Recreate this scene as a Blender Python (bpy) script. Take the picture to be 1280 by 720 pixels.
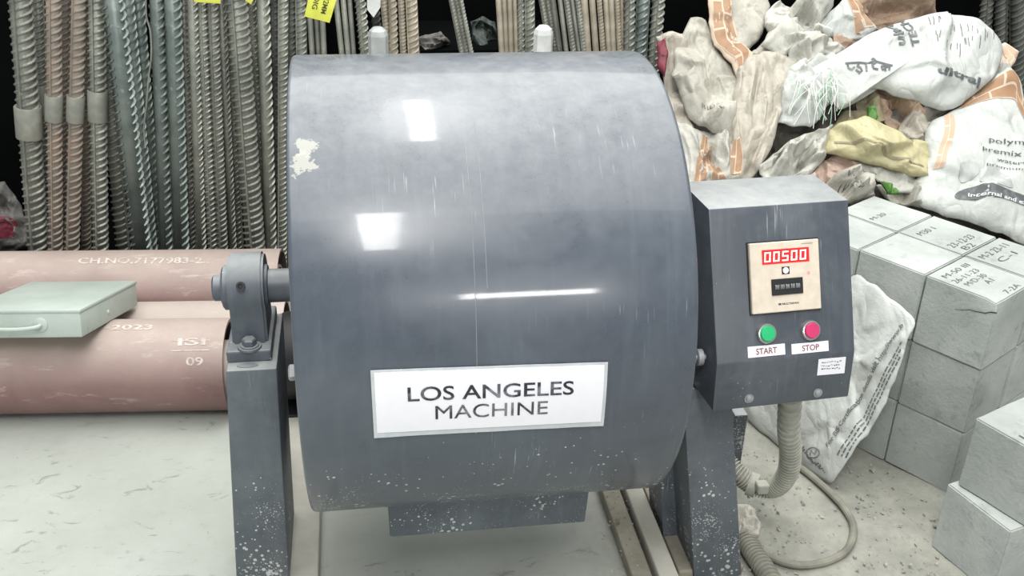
import bpy, bmesh, math, random
from mathutils import Vector, Matrix, noise
from mathutils.bvhtree import BVHTree

random.seed(7)
for o in list(bpy.data.objects):
    bpy.data.objects.remove(o, do_unlink=True)
scene = bpy.context.scene
COL = scene.collection

# ------------------------------------------------------------------ camera
CAM = Vector((0.0969, -1.5126, 1.3269))
YAW, PITCH, ROLL, FPX = 0.1571, 0.4698, 0.0269, 1288.85
cy_, sy_, cp_, sp_ = math.cos(YAW), math.sin(YAW), math.cos(PITCH), math.sin(PITCH)
FWD = Vector((sy_*cp_, cy_*cp_, -sp_))
r0 = Vector((cy_, -sy_, 0)); u0 = r0.cross(FWD)
RGT = r0*math.cos(ROLL) + u0*math.sin(ROLL)
UPV = u0*math.cos(ROLL) - r0*math.sin(ROLL)
cam_data = bpy.data.cameras.new('camera')
cam_data.sensor_width = 36.0
cam_data.lens = FPX*36.0/1280.0
cam_data.clip_start = 0.02
cam = bpy.data.objects.new('camera', cam_data)
COL.objects.link(cam)
m = Matrix((RGT, UPV, -FWD)).transposed().to_4x4()
m.translation = CAM
cam.matrix_world = m
scene.camera = cam

# ------------------------------------------------------------------ world, lamps, exposure
W = bpy.data.worlds.new('open_shed_daylight')
scene.world = W
W.use_nodes = True
bg = W.node_tree.nodes['Background']
bg.inputs['Color'].default_value = (0.95, 0.985, 1.0, 1)
bg.inputs['Strength'].default_value = 0.42
def area(name, loc, sx, sy, power, rot):
    d = bpy.data.lights.new(name, 'AREA'); d.shape = 'RECTANGLE'
    d.size = sx; d.size_y = sy; d.energy = power; d.color = (1.0, 0.99, 0.96)
    o = bpy.data.objects.new(name, d); COL.objects.link(o)
    o.location = loc; o.rotation_euler = rot
    return o
area('roof_skylight', (0.6, 1.3, 4.4), 5.0, 8.0, 365, (0, 0, 0))
area('ceiling_tube_light', (0.31, 0.62, 3.0), 0.08, 1.2, 13, (0, 0, 0))
area('ceiling_tube_light', (0.04, -2.25, 3.0), 0.40, 1.25, 56, (0, 0, 0))
area('front_window_light', (1.28, -6.2, 2.55), 1.0, 0.24, 55, (math.radians(80), 0, 0))
scene.view_settings.view_transform = 'Standard'
scene.view_settings.look = 'None'
scene.view_settings.gamma = 1
scene.view_settings.use_curve_mapping = False
scene.view_settings.exposure = 0.30

# ------------------------------------------------------------------ helpers
def ray(px, py):
    return FWD + RGT*((px-640)/FPX) - UPV*((py-360)/FPX)
def at(px, py, axis, val):
    d = ray(px, py); t = (val-CAM[axis])/d[axis]
    return CAM + d*t
def onp(px, py, P, N):
    d = ray(px, py); t = (P-CAM).dot(N)/d.dot(N)
    return CAM + d*t

def nodes_of(name):
    mt = bpy.data.materials.new(name); mt.use_nodes = True
    nt = mt.node_tree
    return mt, nt, nt.nodes['Principled BSDF']
def link(nt, a, b): nt.links.new(a, b)
def noise_node(nt, vec, scale, detail=5, rough=0.6, dist=0.0):
    n = nt.nodes.new('ShaderNodeTexNoise')
    n.inputs['Scale'].default_value = scale; n.inputs['Detail'].default_value = detail
    n.inputs['Roughness'].default_value = rough; n.inputs['Distortion'].default_value = dist
    if vec is not None: link(nt, vec, n.inputs['Vector'])
    return n.outputs['Fac']
def ramp(nt, fac, lo, hi):
    n = nt.nodes.new('ShaderNodeMapRange'); n.clamp = True
    n.inputs['From Min'].default_value = lo; n.inputs['From Max'].default_value = hi
    link(nt, fac, n.inputs['Value'])
    return n.outputs['Result']
def mixc(nt, fac, a, b):
    n = nt.nodes.new('ShaderNodeMix'); n.data_type = 'RGBA'
    if isinstance(fac, (int, float)): n.inputs[0].default_value = fac
    else: link(nt, fac, n.inputs[0])
    for i, c in ((6, a), (7, b)):
        if isinstance(c, tuple): n.inputs[i].default_value = (c[0], c[1], c[2], 1)
        else: link(nt, c, n.inputs[i])
    return n.outputs[2]
def mth(nt, op, a, b=None):
    n = nt.nodes.new('ShaderNodeMath'); n.operation = op
    for i, c in ((0, a), (1, b)):
        if c is None: continue
        if isinstance(c, (int, float)): n.inputs[i].default_value = c
        else: link(nt, c, n.inputs[i])
    return n.outputs[0]
def bump(nt, b, h, strength, dist=0.01):
    n = nt.nodes.new('ShaderNodeBump'); n.inputs['Strength'].default_value = strength
    n.inputs['Distance'].default_value = dist
    link(nt, h, n.inputs['Height']); link(nt, n.outputs[0], b.inputs['Normal'])
def coords(nt, which='Object'):
    return nt.nodes.new('ShaderNodeTexCoord').outputs[which]
def s2l(c):
    return tuple(((x/255)/12.92 if x/255 <= 0.04045 else ((x/255+0.055)/1.055)**2.4) for x in c)

def plain(name, c, rough=0.5, metal=0.0, emit=0.0, var=0.86):
    mt, nt, b = nodes_of(name); c = s2l(c)
    v = coords(nt)
    f = noise_node(nt, v, 60, 3)
    col = mixc(nt, ramp(nt, f, 0.35, 0.7), c, tuple(x*var for x in c))
    link(nt, col, b.inputs['Base Color'])
    b.inputs['Roughness'].default_value = rough; b.inputs['Metallic'].default_value = metal
    if emit:
        b.inputs['Emission Color'].default_value = (*c, 1); b.inputs['Emission Strength'].default_value = emit
    return mt

def mottled(name, c1, c2, scale, rough=0.7, c3=None, s3=30, lo3=0.6, hi3=0.68, bscale=80, bstr=0.2, bdist=0.004,
            rnd=0.0, metal=0.0, lo=0.35, hi=0.65, which='Object', dist=0.0):
    mt, nt, b = nodes_of(name)
    v = coords(nt, which)
    f = ramp(nt, noise_node(nt, v, scale, 6, 0.62, dist), lo, hi)
    col = mixc(nt, f, s2l(c1), s2l(c2))
    if c3:
        f3 = ramp(nt, noise_node(nt, v, s3, 6, 0.7), lo3, hi3)
        col = mixc(nt, f3, col, s2l(c3))
    if rnd:
        oi = nt.nodes.new('ShaderNodeObjectInfo').outputs['Random']
        h = nt.nodes.new('ShaderNodeHueSaturation'); link(nt, col, h.inputs['Color'])
        link(nt, mth(nt, 'ADD', mth(nt, 'MULTIPLY', oi, rnd), 1-rnd/2), h.inputs['Value'])
        col = h.outputs[0]
    link(nt, col, b.inputs['Base Color'])
    b.inputs['Roughness'].default_value = rough; b.inputs['Metallic'].default_value = metal
    if bstr: bump(nt, b, noise_node(nt, v, bscale, 5, 0.65), bstr, bdist)
    return mt

def make(name, verts, faces, mat, parent=None, smooth=False, label=None, cat=None, group=None, kind=None, autosm=None):
    me = bpy.data.meshes.new(name)
    me.from_pydata([tuple(v) for v in verts], [], faces)
    me.update()
    if smooth:
        me.polygons.foreach_set('use_smooth', [True]*len(me.polygons))
        if autosm: me.set_sharp_from_angle(angle=math.radians(autosm))
    if mat: me.materials.append(mat)
    o = bpy.data.objects.new(name, me); COL.objects.link(o)
    if parent is not None:
        o.parent = parent
        o.matrix_parent_inverse = parent.matrix_world.inverted() if parent.type != 'EMPTY' else Matrix.Translation(-Vector(parent.location))
    tag(o, label, cat, group, kind)
    return o
def tag(o, label=None, cat=None, group=None, kind=None):
    if label: o['label'] = label
    if cat: o['category'] = cat
    if group: o['group'] = group
    if kind: o['kind'] = kind
    return o
def empty(name, loc, label, cat, group=None):
    o = bpy.data.objects.new(name, None); COL.objects.link(o)
    o.location = loc; o.empty_display_size = 0.05
    return tag(o, label, cat, group)

def from_bm(name, bm, mat, parent=None, smooth=False, autosm=35, **k):
    bmesh.ops.recalc_face_normals(bm, faces=bm.faces)
    vs = [v.co.copy() for v in bm.verts]; bm.verts.index_update()
    fs = [[v.index for v in f.verts] for f in bm.faces]; bm.free()
    return make(name, vs, fs, mat, parent, smooth, autosm=autosm, **k)

def hexa(bm, p):   # p: 4 bottom (ccw) + 4 top
    v = [bm.verts.new(q) for q in p]
    for f in ((3, 2, 1, 0), (4, 5, 6, 7), (0, 1, 5, 4), (1, 2, 6, 5), (2, 3, 7, 6), (3, 0, 4, 7)):
        bm.faces.new([v[i] for i in f])
def box(bm, a, b):
    (x0, y0, z0), (x1, y1, z1) = a, b
    hexa(bm, [(x0, y0, z0), (x1, y0, z0), (x1, y1, z0), (x0, y1, z0), (x0, y0, z1), (x1, y0, z1), (x1, y1, z1), (x0, y1, z1)])
def bevel(bm, w, seg=2):
    bmesh.ops.recalc_face_normals(bm, faces=bm.faces)
    bmesh.ops.bevel(bm, geom=list(bm.edges), offset=w, segments=seg, affect='EDGES', profile=0.5)
def frame(d):
    d = d.normalized(); a = Vector((0, 0, 1)) if abs(d.z) < 0.9 else Vector((0, 1, 0))
    x = a.cross(d).normalized(); return x, d.cross(x), d
def lathe(bm, P, axis, prof, n=32, cap=True):
    """prof: list of (dist along axis, radius)"""
    x, y, z = frame(axis)
    rings = []
    for t, r in prof:
        rings.append([bm.verts.new(P + z*t + x*(r*math.cos(2*math.pi*i/n)) + y*(r*math.sin(2*math.pi*i/n))) for i in range(n)])
    for a, b in zip(rings[:-1], rings[1:]):
        for i in range(n):
            j = (i+1) % n
            bm.faces.new((a[i], a[j], b[j], b[i]))
    if cap:
        bm.faces.new(rings[0][::-1]); bm.faces.new(rings[-1])
def catmull(pts, n, closed=False):
    out = []; N = len(pts)
    segs = N if closed else N-1
    for s in range(segs):
        if closed: p0, p1, p2, p3 = (pts[(s-1) % N], pts[s], pts[(s+1) % N], pts[(s+2) % N])
        else: p0, p1, p2, p3 = (pts[max(s-1, 0)], pts[s], pts[s+1], pts[min(s+2, N-1)])
        for k in range(n):
            t = k/n
            out.append(0.5*((2*p1) + (p2-p0)*t + (2*p0-5*p1+4*p2-p3)*t*t + (3*p1-p0-3*p2+p3)*t*t*t))
    if not closed: out.append(pts[-1].copy())
    return out
def tube(bm, pts, rad, n=10, cap=True):
    rings = []; up = None
    for i, p in enumerate(pts):
        d = (pts[min(i+1, len(pts)-1)]-pts[max(i-1, 0)]).normalized()
        if up is None: x, y, _ = frame(d)
        else:
            x = (up - d*up.dot(d)).normalized(); y = d.cross(x)
        up = x
        r = rad(i/(len(pts)-1), i) if callable(rad) else rad
        rings.append([bm.verts.new(p + x*(r*math.cos(2*math.pi*k/n)) + y*(r*math.sin(2*math.pi*k/n))) for k in range(n)])
    for a, b in zip(rings[:-1], rings[1:]):
        for i in range(n):
            j = (i+1) % n; bm.faces.new((a[i], a[j], b[j], b[i]))
    if cap: bm.faces.new(rings[0][::-1]); bm.faces.new(rings[-1])

_text_cache = {}
def text2d(s, bold=0.0, sub=0.0):
    """text as flat triangles; returns verts (x,y), faces, width, height (x0=0,y0=baseline 0)"""
    key = (s, bold, sub)
    if key in _text_cache: return _text_cache[key]
    cu = bpy.data.curves.new('t', 'FONT'); cu.body = s; cu.size = 1.0; cu.offset = bold; cu.resolution_u = 4
    o = bpy.data.objects.new('t', cu); COL.objects.link(o)
    dg = bpy.context.evaluated_depsgraph_get(); dg.update()
    me = bpy.data.meshes.new_from_object(o.evaluated_get(dg))
    bm = bmesh.new(); bm.from_mesh(me)
    bmesh.ops.triangulate(bm, faces=bm.faces)
    if sub:
        for _ in range(4):
            e = [e for e in bm.edges if e.calc_length() > sub]
            if not e: break
            bmesh.ops.subdivide_edges(bm, edges=e, cuts=1)
            bmesh.ops.triangulate(bm, faces=bm.faces)
    bm.verts.index_update()
    vs = [(v.co.x, v.co.y) for v in bm.verts]; fs = [[v.index for v in f.verts] for f in bm.faces]
    bm.free()
    bpy.data.objects.remove(o, do_unlink=True); bpy.data.curves.remove(cu); bpy.data.meshes.remove(me)
    x0 = min(v[0] for v in vs); x1 = max(v[0] for v in vs); y0 = min(v[1] for v in vs); y1 = max(v[1] for v in vs)
    vs = [(v[0]-x0, v[1]-y0) for v in vs]
    _text_cache[key] = (vs, fs, x1-x0, y1-y0)
    return _text_cache[key]
def text_on(name, s, mat, parent, fn, bold=0.0, sub=0.0, label=None):
    """fn(a,b) with a,b in 0..1 over the text's box -> world point or None"""
    vs, fs, w, h = text2d(s, bold, sub)
    P = [fn(x/w, y/h) for x, y in vs]
    fs = [f for f in fs if all(P[i] is not None for i in f)]
    P = [p if p is not None else Vector((0, 0, 0)) for p in P]
    used = sorted({i for f in fs for i in f}); mp = {i: k for k, i in enumerate(used)}
    return make(name, [P[i] for i in used], [[mp[i] for i in f] for f in fs], mat, parent, label=label)

# ------------------------------------------------------------------ materials
def paint_mat(name, base, dust, dustlo, dusthi, rough, spec_scale=55, spec_th=0.10, low_z=None, chip=None, coat=0.0, streak=0.3, dust_sheen=0.0):
    mt, nt, b = nodes_of(name)
    v = coords(nt)
    geo = nt.nodes.new('ShaderNodeNewGeometry').outputs['Position']
    f = noise_node(nt, geo, 7, 6, 0.65, 0.3)
    f2 = noise_node(nt, geo, 38, 5, 0.7)
    d = ramp(nt, mth(nt, 'ADD', mth(nt, 'MULTIPLY', f, 0.7), mth(nt, 'MULTIPLY', f2, 0.3)), dustlo, dusthi)
    col = mixc(nt, mth(nt, 'MULTIPLY', d, 0.40), s2l(base), s2l(dust))
    mps = nt.nodes.new('ShaderNodeMapping'); mps.inputs['Scale'].default_value = (34, 3.5, 3.5); link(nt, geo, mps.inputs[0])
    stk = ramp(nt, noise_node(nt, mps.outputs[0], 1.0, 5, 0.65, 0.4), 0.50, 0.78)
    col = mixc(nt, mth(nt, 'MULTIPLY', stk, streak), col, s2l(dust))
    if dust_sheen:  # pale upward faces: settled dust, plus painted-in sheen on the drum
        nz = nt.nodes.new('ShaderNodeSeparateXYZ'); link(nt, nt.nodes.new('ShaderNodeNewGeometry').outputs['Normal'], nz.inputs[0])
        sd = mth(nt, 'MULTIPLY', ramp(nt, nz.outputs['Z'], 0.55, 0.95), mth(nt, 'ADD', mth(nt, 'MULTIPLY', f2, 0.5), dust_sheen-0.25))
        col = mixc(nt, sd, col, s2l((168, 172, 170)))
    # chalky flecks
    vo = nt.nodes.new('ShaderNodeTexVoronoi'); vo.inputs['Scale'].default_value = spec_scale; link(nt, geo, vo.inputs['Vector'])
    ns = noise_node(nt, geo, 14, 3, 0.6)
    sep = nt.nodes.new('ShaderNodeSeparateXYZ'); link(nt, geo, sep.inputs[0])
    if low_z:
        dens = mth(nt, 'MULTIPLY', ramp(nt, sep.outputs['Z'], low_z[1], low_z[0]), low_z[2])
    else: dens = 0.4
    th = mth(nt, 'MULTIPLY', mth(nt, 'MULTIPLY', ramp(nt, ns, 0.42, 0.72), dens), spec_th*4)
    sm = mth(nt, 'LESS_THAN', mth(nt, 'ADD', vo.outputs['Distance'], mth(nt, 'MULTIPLY', f2, 0.12)), mth(nt, 'ADD', th, 0.06))
    sp_on = mth(nt, 'GREATER_THAN', th, 0.015)
    col = mixc(nt, mth(nt, 'MULTIPLY', mth(nt, 'MULTIPLY', sm, sp_on), 0.75), col, s2l((205, 208, 205)))
    vo2 = nt.nodes.new('ShaderNodeTexVoronoi'); vo2.inputs['Scale'].default_value = spec_scale*2.3; link(nt, geo, vo2.inputs['Vector'])
    th2 = mth(nt, 'MULTIPLY', mth(nt, 'MULTIPLY', ramp(nt, noise_node(nt, geo, 9, 4, 0.6), 0.40, 0.70), dens), spec_th*5)
    sm2 = mth(nt, 'LESS_THAN', mth(nt, 'ADD', vo2.outputs['Distance'], mth(nt, 'MULTIPLY', f2, 0.15)), mth(nt, 'ADD', th2, 0.02))
    col = mixc(nt, mth(nt, 'MULTIPLY', sm2, 0.6), col, s2l((196, 200, 198)))
    # fine scratches (stretched noise)
    mp = nt.nodes.new('ShaderNodeMapping'); mp.inputs['Scale'].default_value = (420, 14, 14); link(nt, geo, mp.inputs[0])
    sc = ramp(nt, noise_node(nt, mp.outputs[0], 1.0, 2, 0.5), 0.665, 0.72)
    sc = mth(nt, 'MULTIPLY', sc, ramp(nt, noise_node(nt, geo, 5, 2), 0.5, 0.7))
    col = mixc(nt, mth(nt, 'MULTIPLY', sc, 0.5), col, s2l((190, 195, 198)))
    rgh = mth(nt, 'ADD', mth(nt, 'MULTIPLY', d, 0.18), rough)
    if chip:
        for (cx, cyy, cz, rr, warp) in chip:
            sub = nt.nodes.new('ShaderNodeVectorMath'); sub.operation = 'DISTANCE'
            link(nt, geo, sub.inputs[0]); sub.inputs[1].default_value = (cx, cyy, cz)
            cn = noise_node(nt, geo, 70, 5, 0.7)
            dd = mth(nt, 'ADD', sub.outputs['Value'], mth(nt, 'MULTIPLY', mth(nt, 'SUBTRACT', cn, 0.5), warp))
            cm = mth(nt, 'LESS_THAN', dd, rr)
            col = mixc(nt, mth(nt, 'MULTIPLY', cm, 0.8), col, s2l((158, 159, 150)))
    link(nt, col, b.inputs['Base Color']); link(nt, rgh, b.inputs['Roughness'])
    b.inputs['Coat Weight'].default_value = coat; b.inputs['Coat Roughness'].default_value = 0.06
    bump(nt, b, noise_node(nt, geo, 26, 4, 0.6), 0.05, 0.002)
    return mt
M = {}
M['drum'] = paint_mat('slate_gloss_paint', (68, 75, 85), (100, 107, 116), 0.40, 0.75, 0.27, low_z=(0.2, 0.58, 1.5), spec_scale=85, dust_sheen=0.16, streak=0.35,  # dust tint on the drum top also paints in overhead sheen
                      chip=[(0.022, -0.225, 0.862, 0.017, 0.055), (0.028, -0.200, 0.872, 0.012, 0.06)], coat=0.25)
M['post'] = paint_mat('grey_post_paint', (74, 81, 89), (122, 129, 131), 0.38, 0.64, 0.45, low_z=(0.0, 0.5, 1.4), spec_scale=100, dust_sheen=0.6)
M['bearing'] = paint_mat('grey_bearing_paint', (70, 77, 86), (118, 124, 129), 0.42, 0.66, 0.42, dust_sheen=0.42)
M['panel'] = paint_mat('grey_panel_paint', (66, 72, 80), (108, 114, 119), 0.46, 0.70, 0.38, spec_scale=90, low_z=(0.3, 0.9, 0.30), dust_sheen=0.62)
M['paneltop'] = M['panel']
M['rebar'] = mottled('grey_mill_scale_steel', (158, 160, 150), (122, 125, 118), 14, 0.45, c3=(170, 170, 158), s3=60, rnd=0.35, metal=0.45)
M['rebar_green'] = mottled('blue_grey_steel', (140, 150, 145), (104, 115, 112), 12, 0.42, c3=(158, 164, 158), s3=50, rnd=0.3, metal=0.45)
M['rebar_rust'] = mottled('brown_dusty_steel', (146, 138, 128), (116, 107, 98), 12, 0.55, c3=(150, 126, 108), s3=9, lo3=0.52, hi3=0.7, rnd=0.25)
M['rebar_tan'] = mottled('tan_thin_steel', (178, 170, 152), (140, 132, 118), 18, 0.55, rnd=0.35, metal=0.2)
M['rebar_dark'] = mottled('dark_steel', (104, 106, 100), (70, 72, 70), 14, 0.6, rnd=0.3, metal=0.3)
M['coupler'] = mottled('grey_coupler_steel', (158, 158, 148), (136, 138, 130), 30, 0.55, rnd=0.15, metal=0.2)
M['pipe'] = mottled('dusty_red_oxide_pipe', (186, 166, 158), (168, 144, 138), 3.2, 0.62, c3=(196, 186, 178), s3=22, lo3=0.55, hi3=0.72, dist=0.6)
M['pipe2'] = mottled('pale_oxide_pipe', (186, 172, 162), (166, 148, 140), 4, 0.62, c3=(200, 192, 184), s3=22, lo3=0.55, hi3=0.75)
M['pipe_in'] = mottled('dark_pipe_bore', (70, 62, 58), (48, 44, 42), 12, 0.8)
M['tin'] = mottled('pale_green_enamel', (176, 186, 179), (160, 171, 163), 6, 0.5, c3=(142, 150, 142), s3=40, lo3=0.62, hi3=0.72)
M['concrete'] = mottled('grey_cube_concrete', (174, 179, 175), (150, 156, 153), 7, 0.88, c3=(134, 140, 138), s3=26, lo3=0.56, hi3=0.74, bscale=120, bstr=0.4, rnd=0.22)
M['ink'] = plain('dark_marker_ink', (66, 70, 74), 0.8)
M['cube_ink'] = plain('faded_marker_ink', (84, 88, 92), 0.8)
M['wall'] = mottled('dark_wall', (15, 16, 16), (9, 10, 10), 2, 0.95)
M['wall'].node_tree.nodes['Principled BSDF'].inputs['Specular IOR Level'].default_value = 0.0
M['black'] = plain('black_enamel', (24, 25, 27), 0.5)
M['paper'] = plain('white_paper', (226, 226, 232), 0.35, var=0.97)
M['plastic'] = plain('clear_sleeve_plastic', (190, 194, 198), 0.16)
M['letter'] = mottled('glare_paled_print', (34, 36, 46), (120, 122, 130), 26, 0.4, lo=0.48, hi=0.62, bstr=0)  # pale blotches paint glare into the black lettering
M['beige'] = plain('beige_counter_face', (208, 196, 180), 0.45)
M['beige2'] = plain('faint_grey_print', (158, 150, 138), 0.6)
M['red'] = plain('red_lit_display', (205, 28, 30), 0.3, emit=0.9)
M['digit'] = plain('lit_digit', (255, 226, 214), 0.3, emit=1.2)
M['led'] = plain('red_led', (255, 120, 130), 0.3, emit=0.8)
M['green_btn'] = plain('green_button_cap', (38, 178, 112), 0.35)
M['pink_btn'] = plain('red_button_cap', (196, 52, 104), 0.35)
M['chrome'] = plain('dull_chrome', (176, 178, 176), 0.3, metal=0.8)
M['red_print'] = plain('dark_red_print', (128, 56, 62), 0.6)
M['steel'] = plain('grey_bolt_steel', (150, 154, 156), 0.45, metal=0.4)
M['conduit'] = mottled('dusty_grey_conduit', (172, 172, 160), (148, 149, 140), 20, 0.75, c3=(190, 188, 174), s3=30)
M['cable'] = mottled('dusty_cable', (138, 136, 124), (112, 112, 104), 20, 0.85)
M['white_post'] = mottled('white_painted_post', (226, 228, 224), (200, 203, 200), 20, 0.5)
M['grey_post'] = mottled('pale_grey_painted_post', (186, 190, 188), (160, 164, 164), 20, 0.5)
M['yellow'] = plain('yellow_card', (222, 226, 92), 0.6)
M['pen'] = plain('dark_pen_ink', (70, 74, 30), 0.7)
M['chalk'] = mottled('white_paint_marking', (206, 198, 190), (168, 150, 144), 60, 0.7, lo=0.4, hi=0.7, bstr=0)

def pipe_mat(name, base, base2, dustc):
    mt, nt, b = nodes_of(name)
    geo = nt.nodes.new('ShaderNodeNewGeometry')
    v = geo.outputs['Position']
    col = mixc(nt, ramp(nt, noise_node(nt, v, 5, 6, 0.65, 0.5), 0.35, 0.68), s2l(base), s2l(base2))
    nz = nt.nodes.new('ShaderNodeSeparateXYZ'); link(nt, geo.outputs['Normal'], nz.inputs[0])
    fn_ = noise_node(nt, v, 11, 6, 0.7)
    d = mth(nt, 'MULTIPLY', ramp(nt, nz.outputs['Z'], 0.05, 0.95), mth(nt, 'ADD', mth(nt, 'MULTIPLY', fn_, 0.7), 0.42))
    col = mixc(nt, d, col, s2l(dustc))
    mp = nt.nodes.new('ShaderNodeMapping'); mp.inputs['Scale'].default_value = (10, 40, 40); link(nt, v, mp.inputs[0])
    sc = mth(nt, 'MULTIPLY', ramp(nt, noise_node(nt, mp.outputs[0], 1.0, 6, 0.7), 0.58, 0.70), 0.55)
    col = mixc(nt, sc, col, s2l((198, 186, 178)))
    link(nt, col, b.inputs['Base Color']); b.inputs['Roughness'].default_value = 0.6
    bump(nt, b, noise_node(nt, v, 60, 5, 0.65), 0.15, 0.004)
    return mt
M['pipe'] = pipe_mat('dusty_red_oxide_pipe_steel', (140, 112, 108), (120, 91, 90), (178, 165, 156))
M['pipe2'] = pipe_mat('pale_oxide_pipe_steel', (166, 150, 142), (148, 131, 124), (184, 174, 165))
def floor_mat():
    mt, nt, b = nodes_of('cement_floor')
    geo = nt.nodes.new('ShaderNodeNewGeometry').outputs['Position']
    big = noise_node(nt, geo, 2.2, 6, 0.6); fine = noise_node(nt, geo, 26, 6, 0.7)
    pale = mixc(nt, ramp(nt, big, 0.35, 0.68), s2l((172, 177, 170)), s2l((156, 160, 153)))
    pale = mixc(nt, mth(nt, 'MULTIPLY', ramp(nt, fine, 0.55, 0.75), 0.5), pale, s2l((150, 152, 144)))
    mp = nt.nodes.new('ShaderNodeMapping'); mp.inputs['Scale'].default_value = (15, 32, 15); mp.inputs['Rotation'].default_value = (0, 0, 0.5)
    link(nt, geo, mp.inputs[0])
    ck = noise_node(nt, mp.outputs[0], 1.0, 8, 0.72, 0.8)
    crack = mth(nt, 'MULTIPLY', ramp(nt, ck, 0.60, 0.65), ramp(nt, big, 0.42, 0.54))
    pale = mixc(nt, mth(nt, 'MULTIPLY', crack, 0.5), pale, s2l((104, 106, 98)))
    dust = mixc(nt, ramp(nt, noise_node(nt, geo, 8, 7, 0.7), 0.35, 0.65), s2l((156, 156, 146)), s2l((126, 127, 119)))
    dust = mixc(nt, mth(nt, 'MULTIPLY', ramp(nt, noise_node(nt, geo, 60, 5, 0.7), 0.56, 0.72), 0.6), dust, s2l((112, 112, 106)))
    sep = nt.nodes.new('ShaderNodeSeparateXYZ'); link(nt, geo, sep.inputs[0])
    side = ramp(nt, mth(nt, 'ADD', sep.outputs['X'], mth(nt, 'MULTIPLY', fine, 0.12)), 0.52, 0.66)
    link(nt, mixc(nt, side, pale, dust), b.inputs['Base Color'])
    b.inputs['Roughness'].default_value = 0.85
    h = mth(nt, 'SUBTRACT', noise_node(nt, geo, 45, 6, 0.7), mth(nt, 'MULTIPLY', crack, 0.8))
    bump(nt, b, h, 0.35, 0.006)
    return mt
M['floor'] = floor_mat()

def sack_mat(name, c1, c2, c3=None, bstr=0.36):
    mt, nt, b = nodes_of(name)
    v = nt.nodes.new('ShaderNodeNewGeometry').outputs['Position']
    f = ramp(nt, noise_node(nt, v, 9, 6, 0.65, 0.5), 0.36, 0.66)
    col = mixc(nt, f, s2l(c1), s2l(c2))
    if c3: col = mixc(nt, mth(nt, 'MULTIPLY', ramp(nt, noise_node(nt, v, 34, 6, 0.7), 0.56, 0.7), 0.7), col, s2l(c3))
    link(nt, col, b.inputs['Base Color']); b.inputs['Roughness'].default_value = 0.62
    mp = nt.nodes.new('ShaderNodeMapping'); mp.inputs['Scale'].default_value = (1.5, 0.8, 0.8); mp.inputs['Rotation'].default_value = (0.3, 0.2, 0.7)
    link(nt, v, mp.inputs[0])
    w = mth(nt, 'ABSOLUTE', mth(nt, 'SUBTRACT', noise_node(nt, mp.outputs[0], 13, 2, 0.45, 0.6), 0.5))
    w1 = mth(nt, 'ABSOLUTE', mth(nt, 'SUBTRACT', noise_node(nt, v, 46, 3, 0.5, 0.4), 0.5))
    w2 = noise_node(nt, v, 300, 2, 0.5)
    h = mth(nt, 'ADD', mth(nt, 'ADD', w, mth(nt, 'MULTIPLY', w1, 0.12)), mth(nt, 'MULTIPLY', w2, 0.03))
    bump(nt, b, h, bstr, 0.055)
    return mt
M['s_white'] = sack_mat('white_woven_sack', (192, 196, 192), (176, 180, 176), bstr=0.34)
M['s_grey'] = sack_mat('dusty_white_sack', (176, 174, 163), (150, 147, 137), (122, 118, 109))
M['s_pale'] = sack_mat('pale_dusty_sack', (186, 186, 178), (164, 163, 154), (134, 132, 124))
M['s_beige'] = sack_mat('beige_dusty_sack', (182, 177, 165), (156, 150, 138), (128, 122, 112))
M['s_brown'] = sack_mat('brown_dusty_sack', (176, 152, 130), (140, 118, 102), (196, 180, 164))
M['s_pink'] = sack_mat('pinkish_dusty_sack', (190, 166, 152), (160, 140, 128), (204, 196, 186))
M['s_yellow'] = sack_mat('yellow_khaki_sack', (186, 180, 142), (168, 161, 126), (144, 138, 108))
M['s_olive'] = sack_mat('olive_dusty_sack', (150, 142, 112), (118, 112, 92), (170, 160, 134))
M['s_dark'] = sack_mat('dark_dusty_heap', (112, 108, 100), (80, 76, 70), (140, 135, 125))
M['s_maroon'] = sack_mat('maroon_sack', (122, 40, 56), (90, 30, 44))
M['s_green'] = sack_mat('green_plastic', (86, 134, 62), (64, 106, 46))
M['print'] = mottled('grey_sack_print', (88, 92, 94), (132, 136, 136), 40, 0.7, bstr=0, lo=0.5, hi=0.7)
M['print_dark'] = plain('charcoal_sack_print', (70, 74, 76), 0.7)
M['print_grey'] = mottled('grey_picture_print', (146, 149, 147), (178, 181, 178), 25, 0.7, bstr=0)
M['thread'] = plain('white_sack_thread', (222, 226, 218), 0.7)
M['thread_g'] = plain('green_sack_thread', (150, 196, 170), 0.7)

def brick_print(name, c, c2, mortar):
    mt, nt, b = nodes_of(name)
    uv = coords(nt, 'UV')
    br = nt.nodes.new('ShaderNodeTexBrick'); link(nt, uv, br.inputs['Vector'])
    br.inputs['Color1'].default_value = (*s2l(c), 1); br.inputs['Color2'].default_value = (*s2l(c2), 1)
    br.inputs['Mortar'].default_value = (*s2l(mortar), 1)
    br.inputs['Scale'].default_value = 1.0; br.inputs['Brick Width'].default_value = 0.085; br.inputs['Row Height'].default_value = 0.042
    br.inputs['Mortar Size'].default_value = 0.0032
    geo = nt.nodes.new('ShaderNodeNewGeometry').outputs['Position']
    f = ramp(nt, noise_node(nt, geo, 16, 6, 0.7), 0.45, 0.75)
    link(nt, mixc(nt, mth(nt, 'MULTIPLY', f, 0.45), br.outputs['Color'], s2l((184, 166, 148))), b.inputs['Base Color'])
    b.inputs['Roughness'].default_value = 0.65
    return mt
M['brick'] = brick_print('orange_brick_print', (152, 119, 90), (141, 108, 81), (192, 174, 154))
M['brick_pale'] = brick_print('faded_orange_brick_print', (190, 162, 138), (182, 152, 126), (204, 188, 170))

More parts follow.
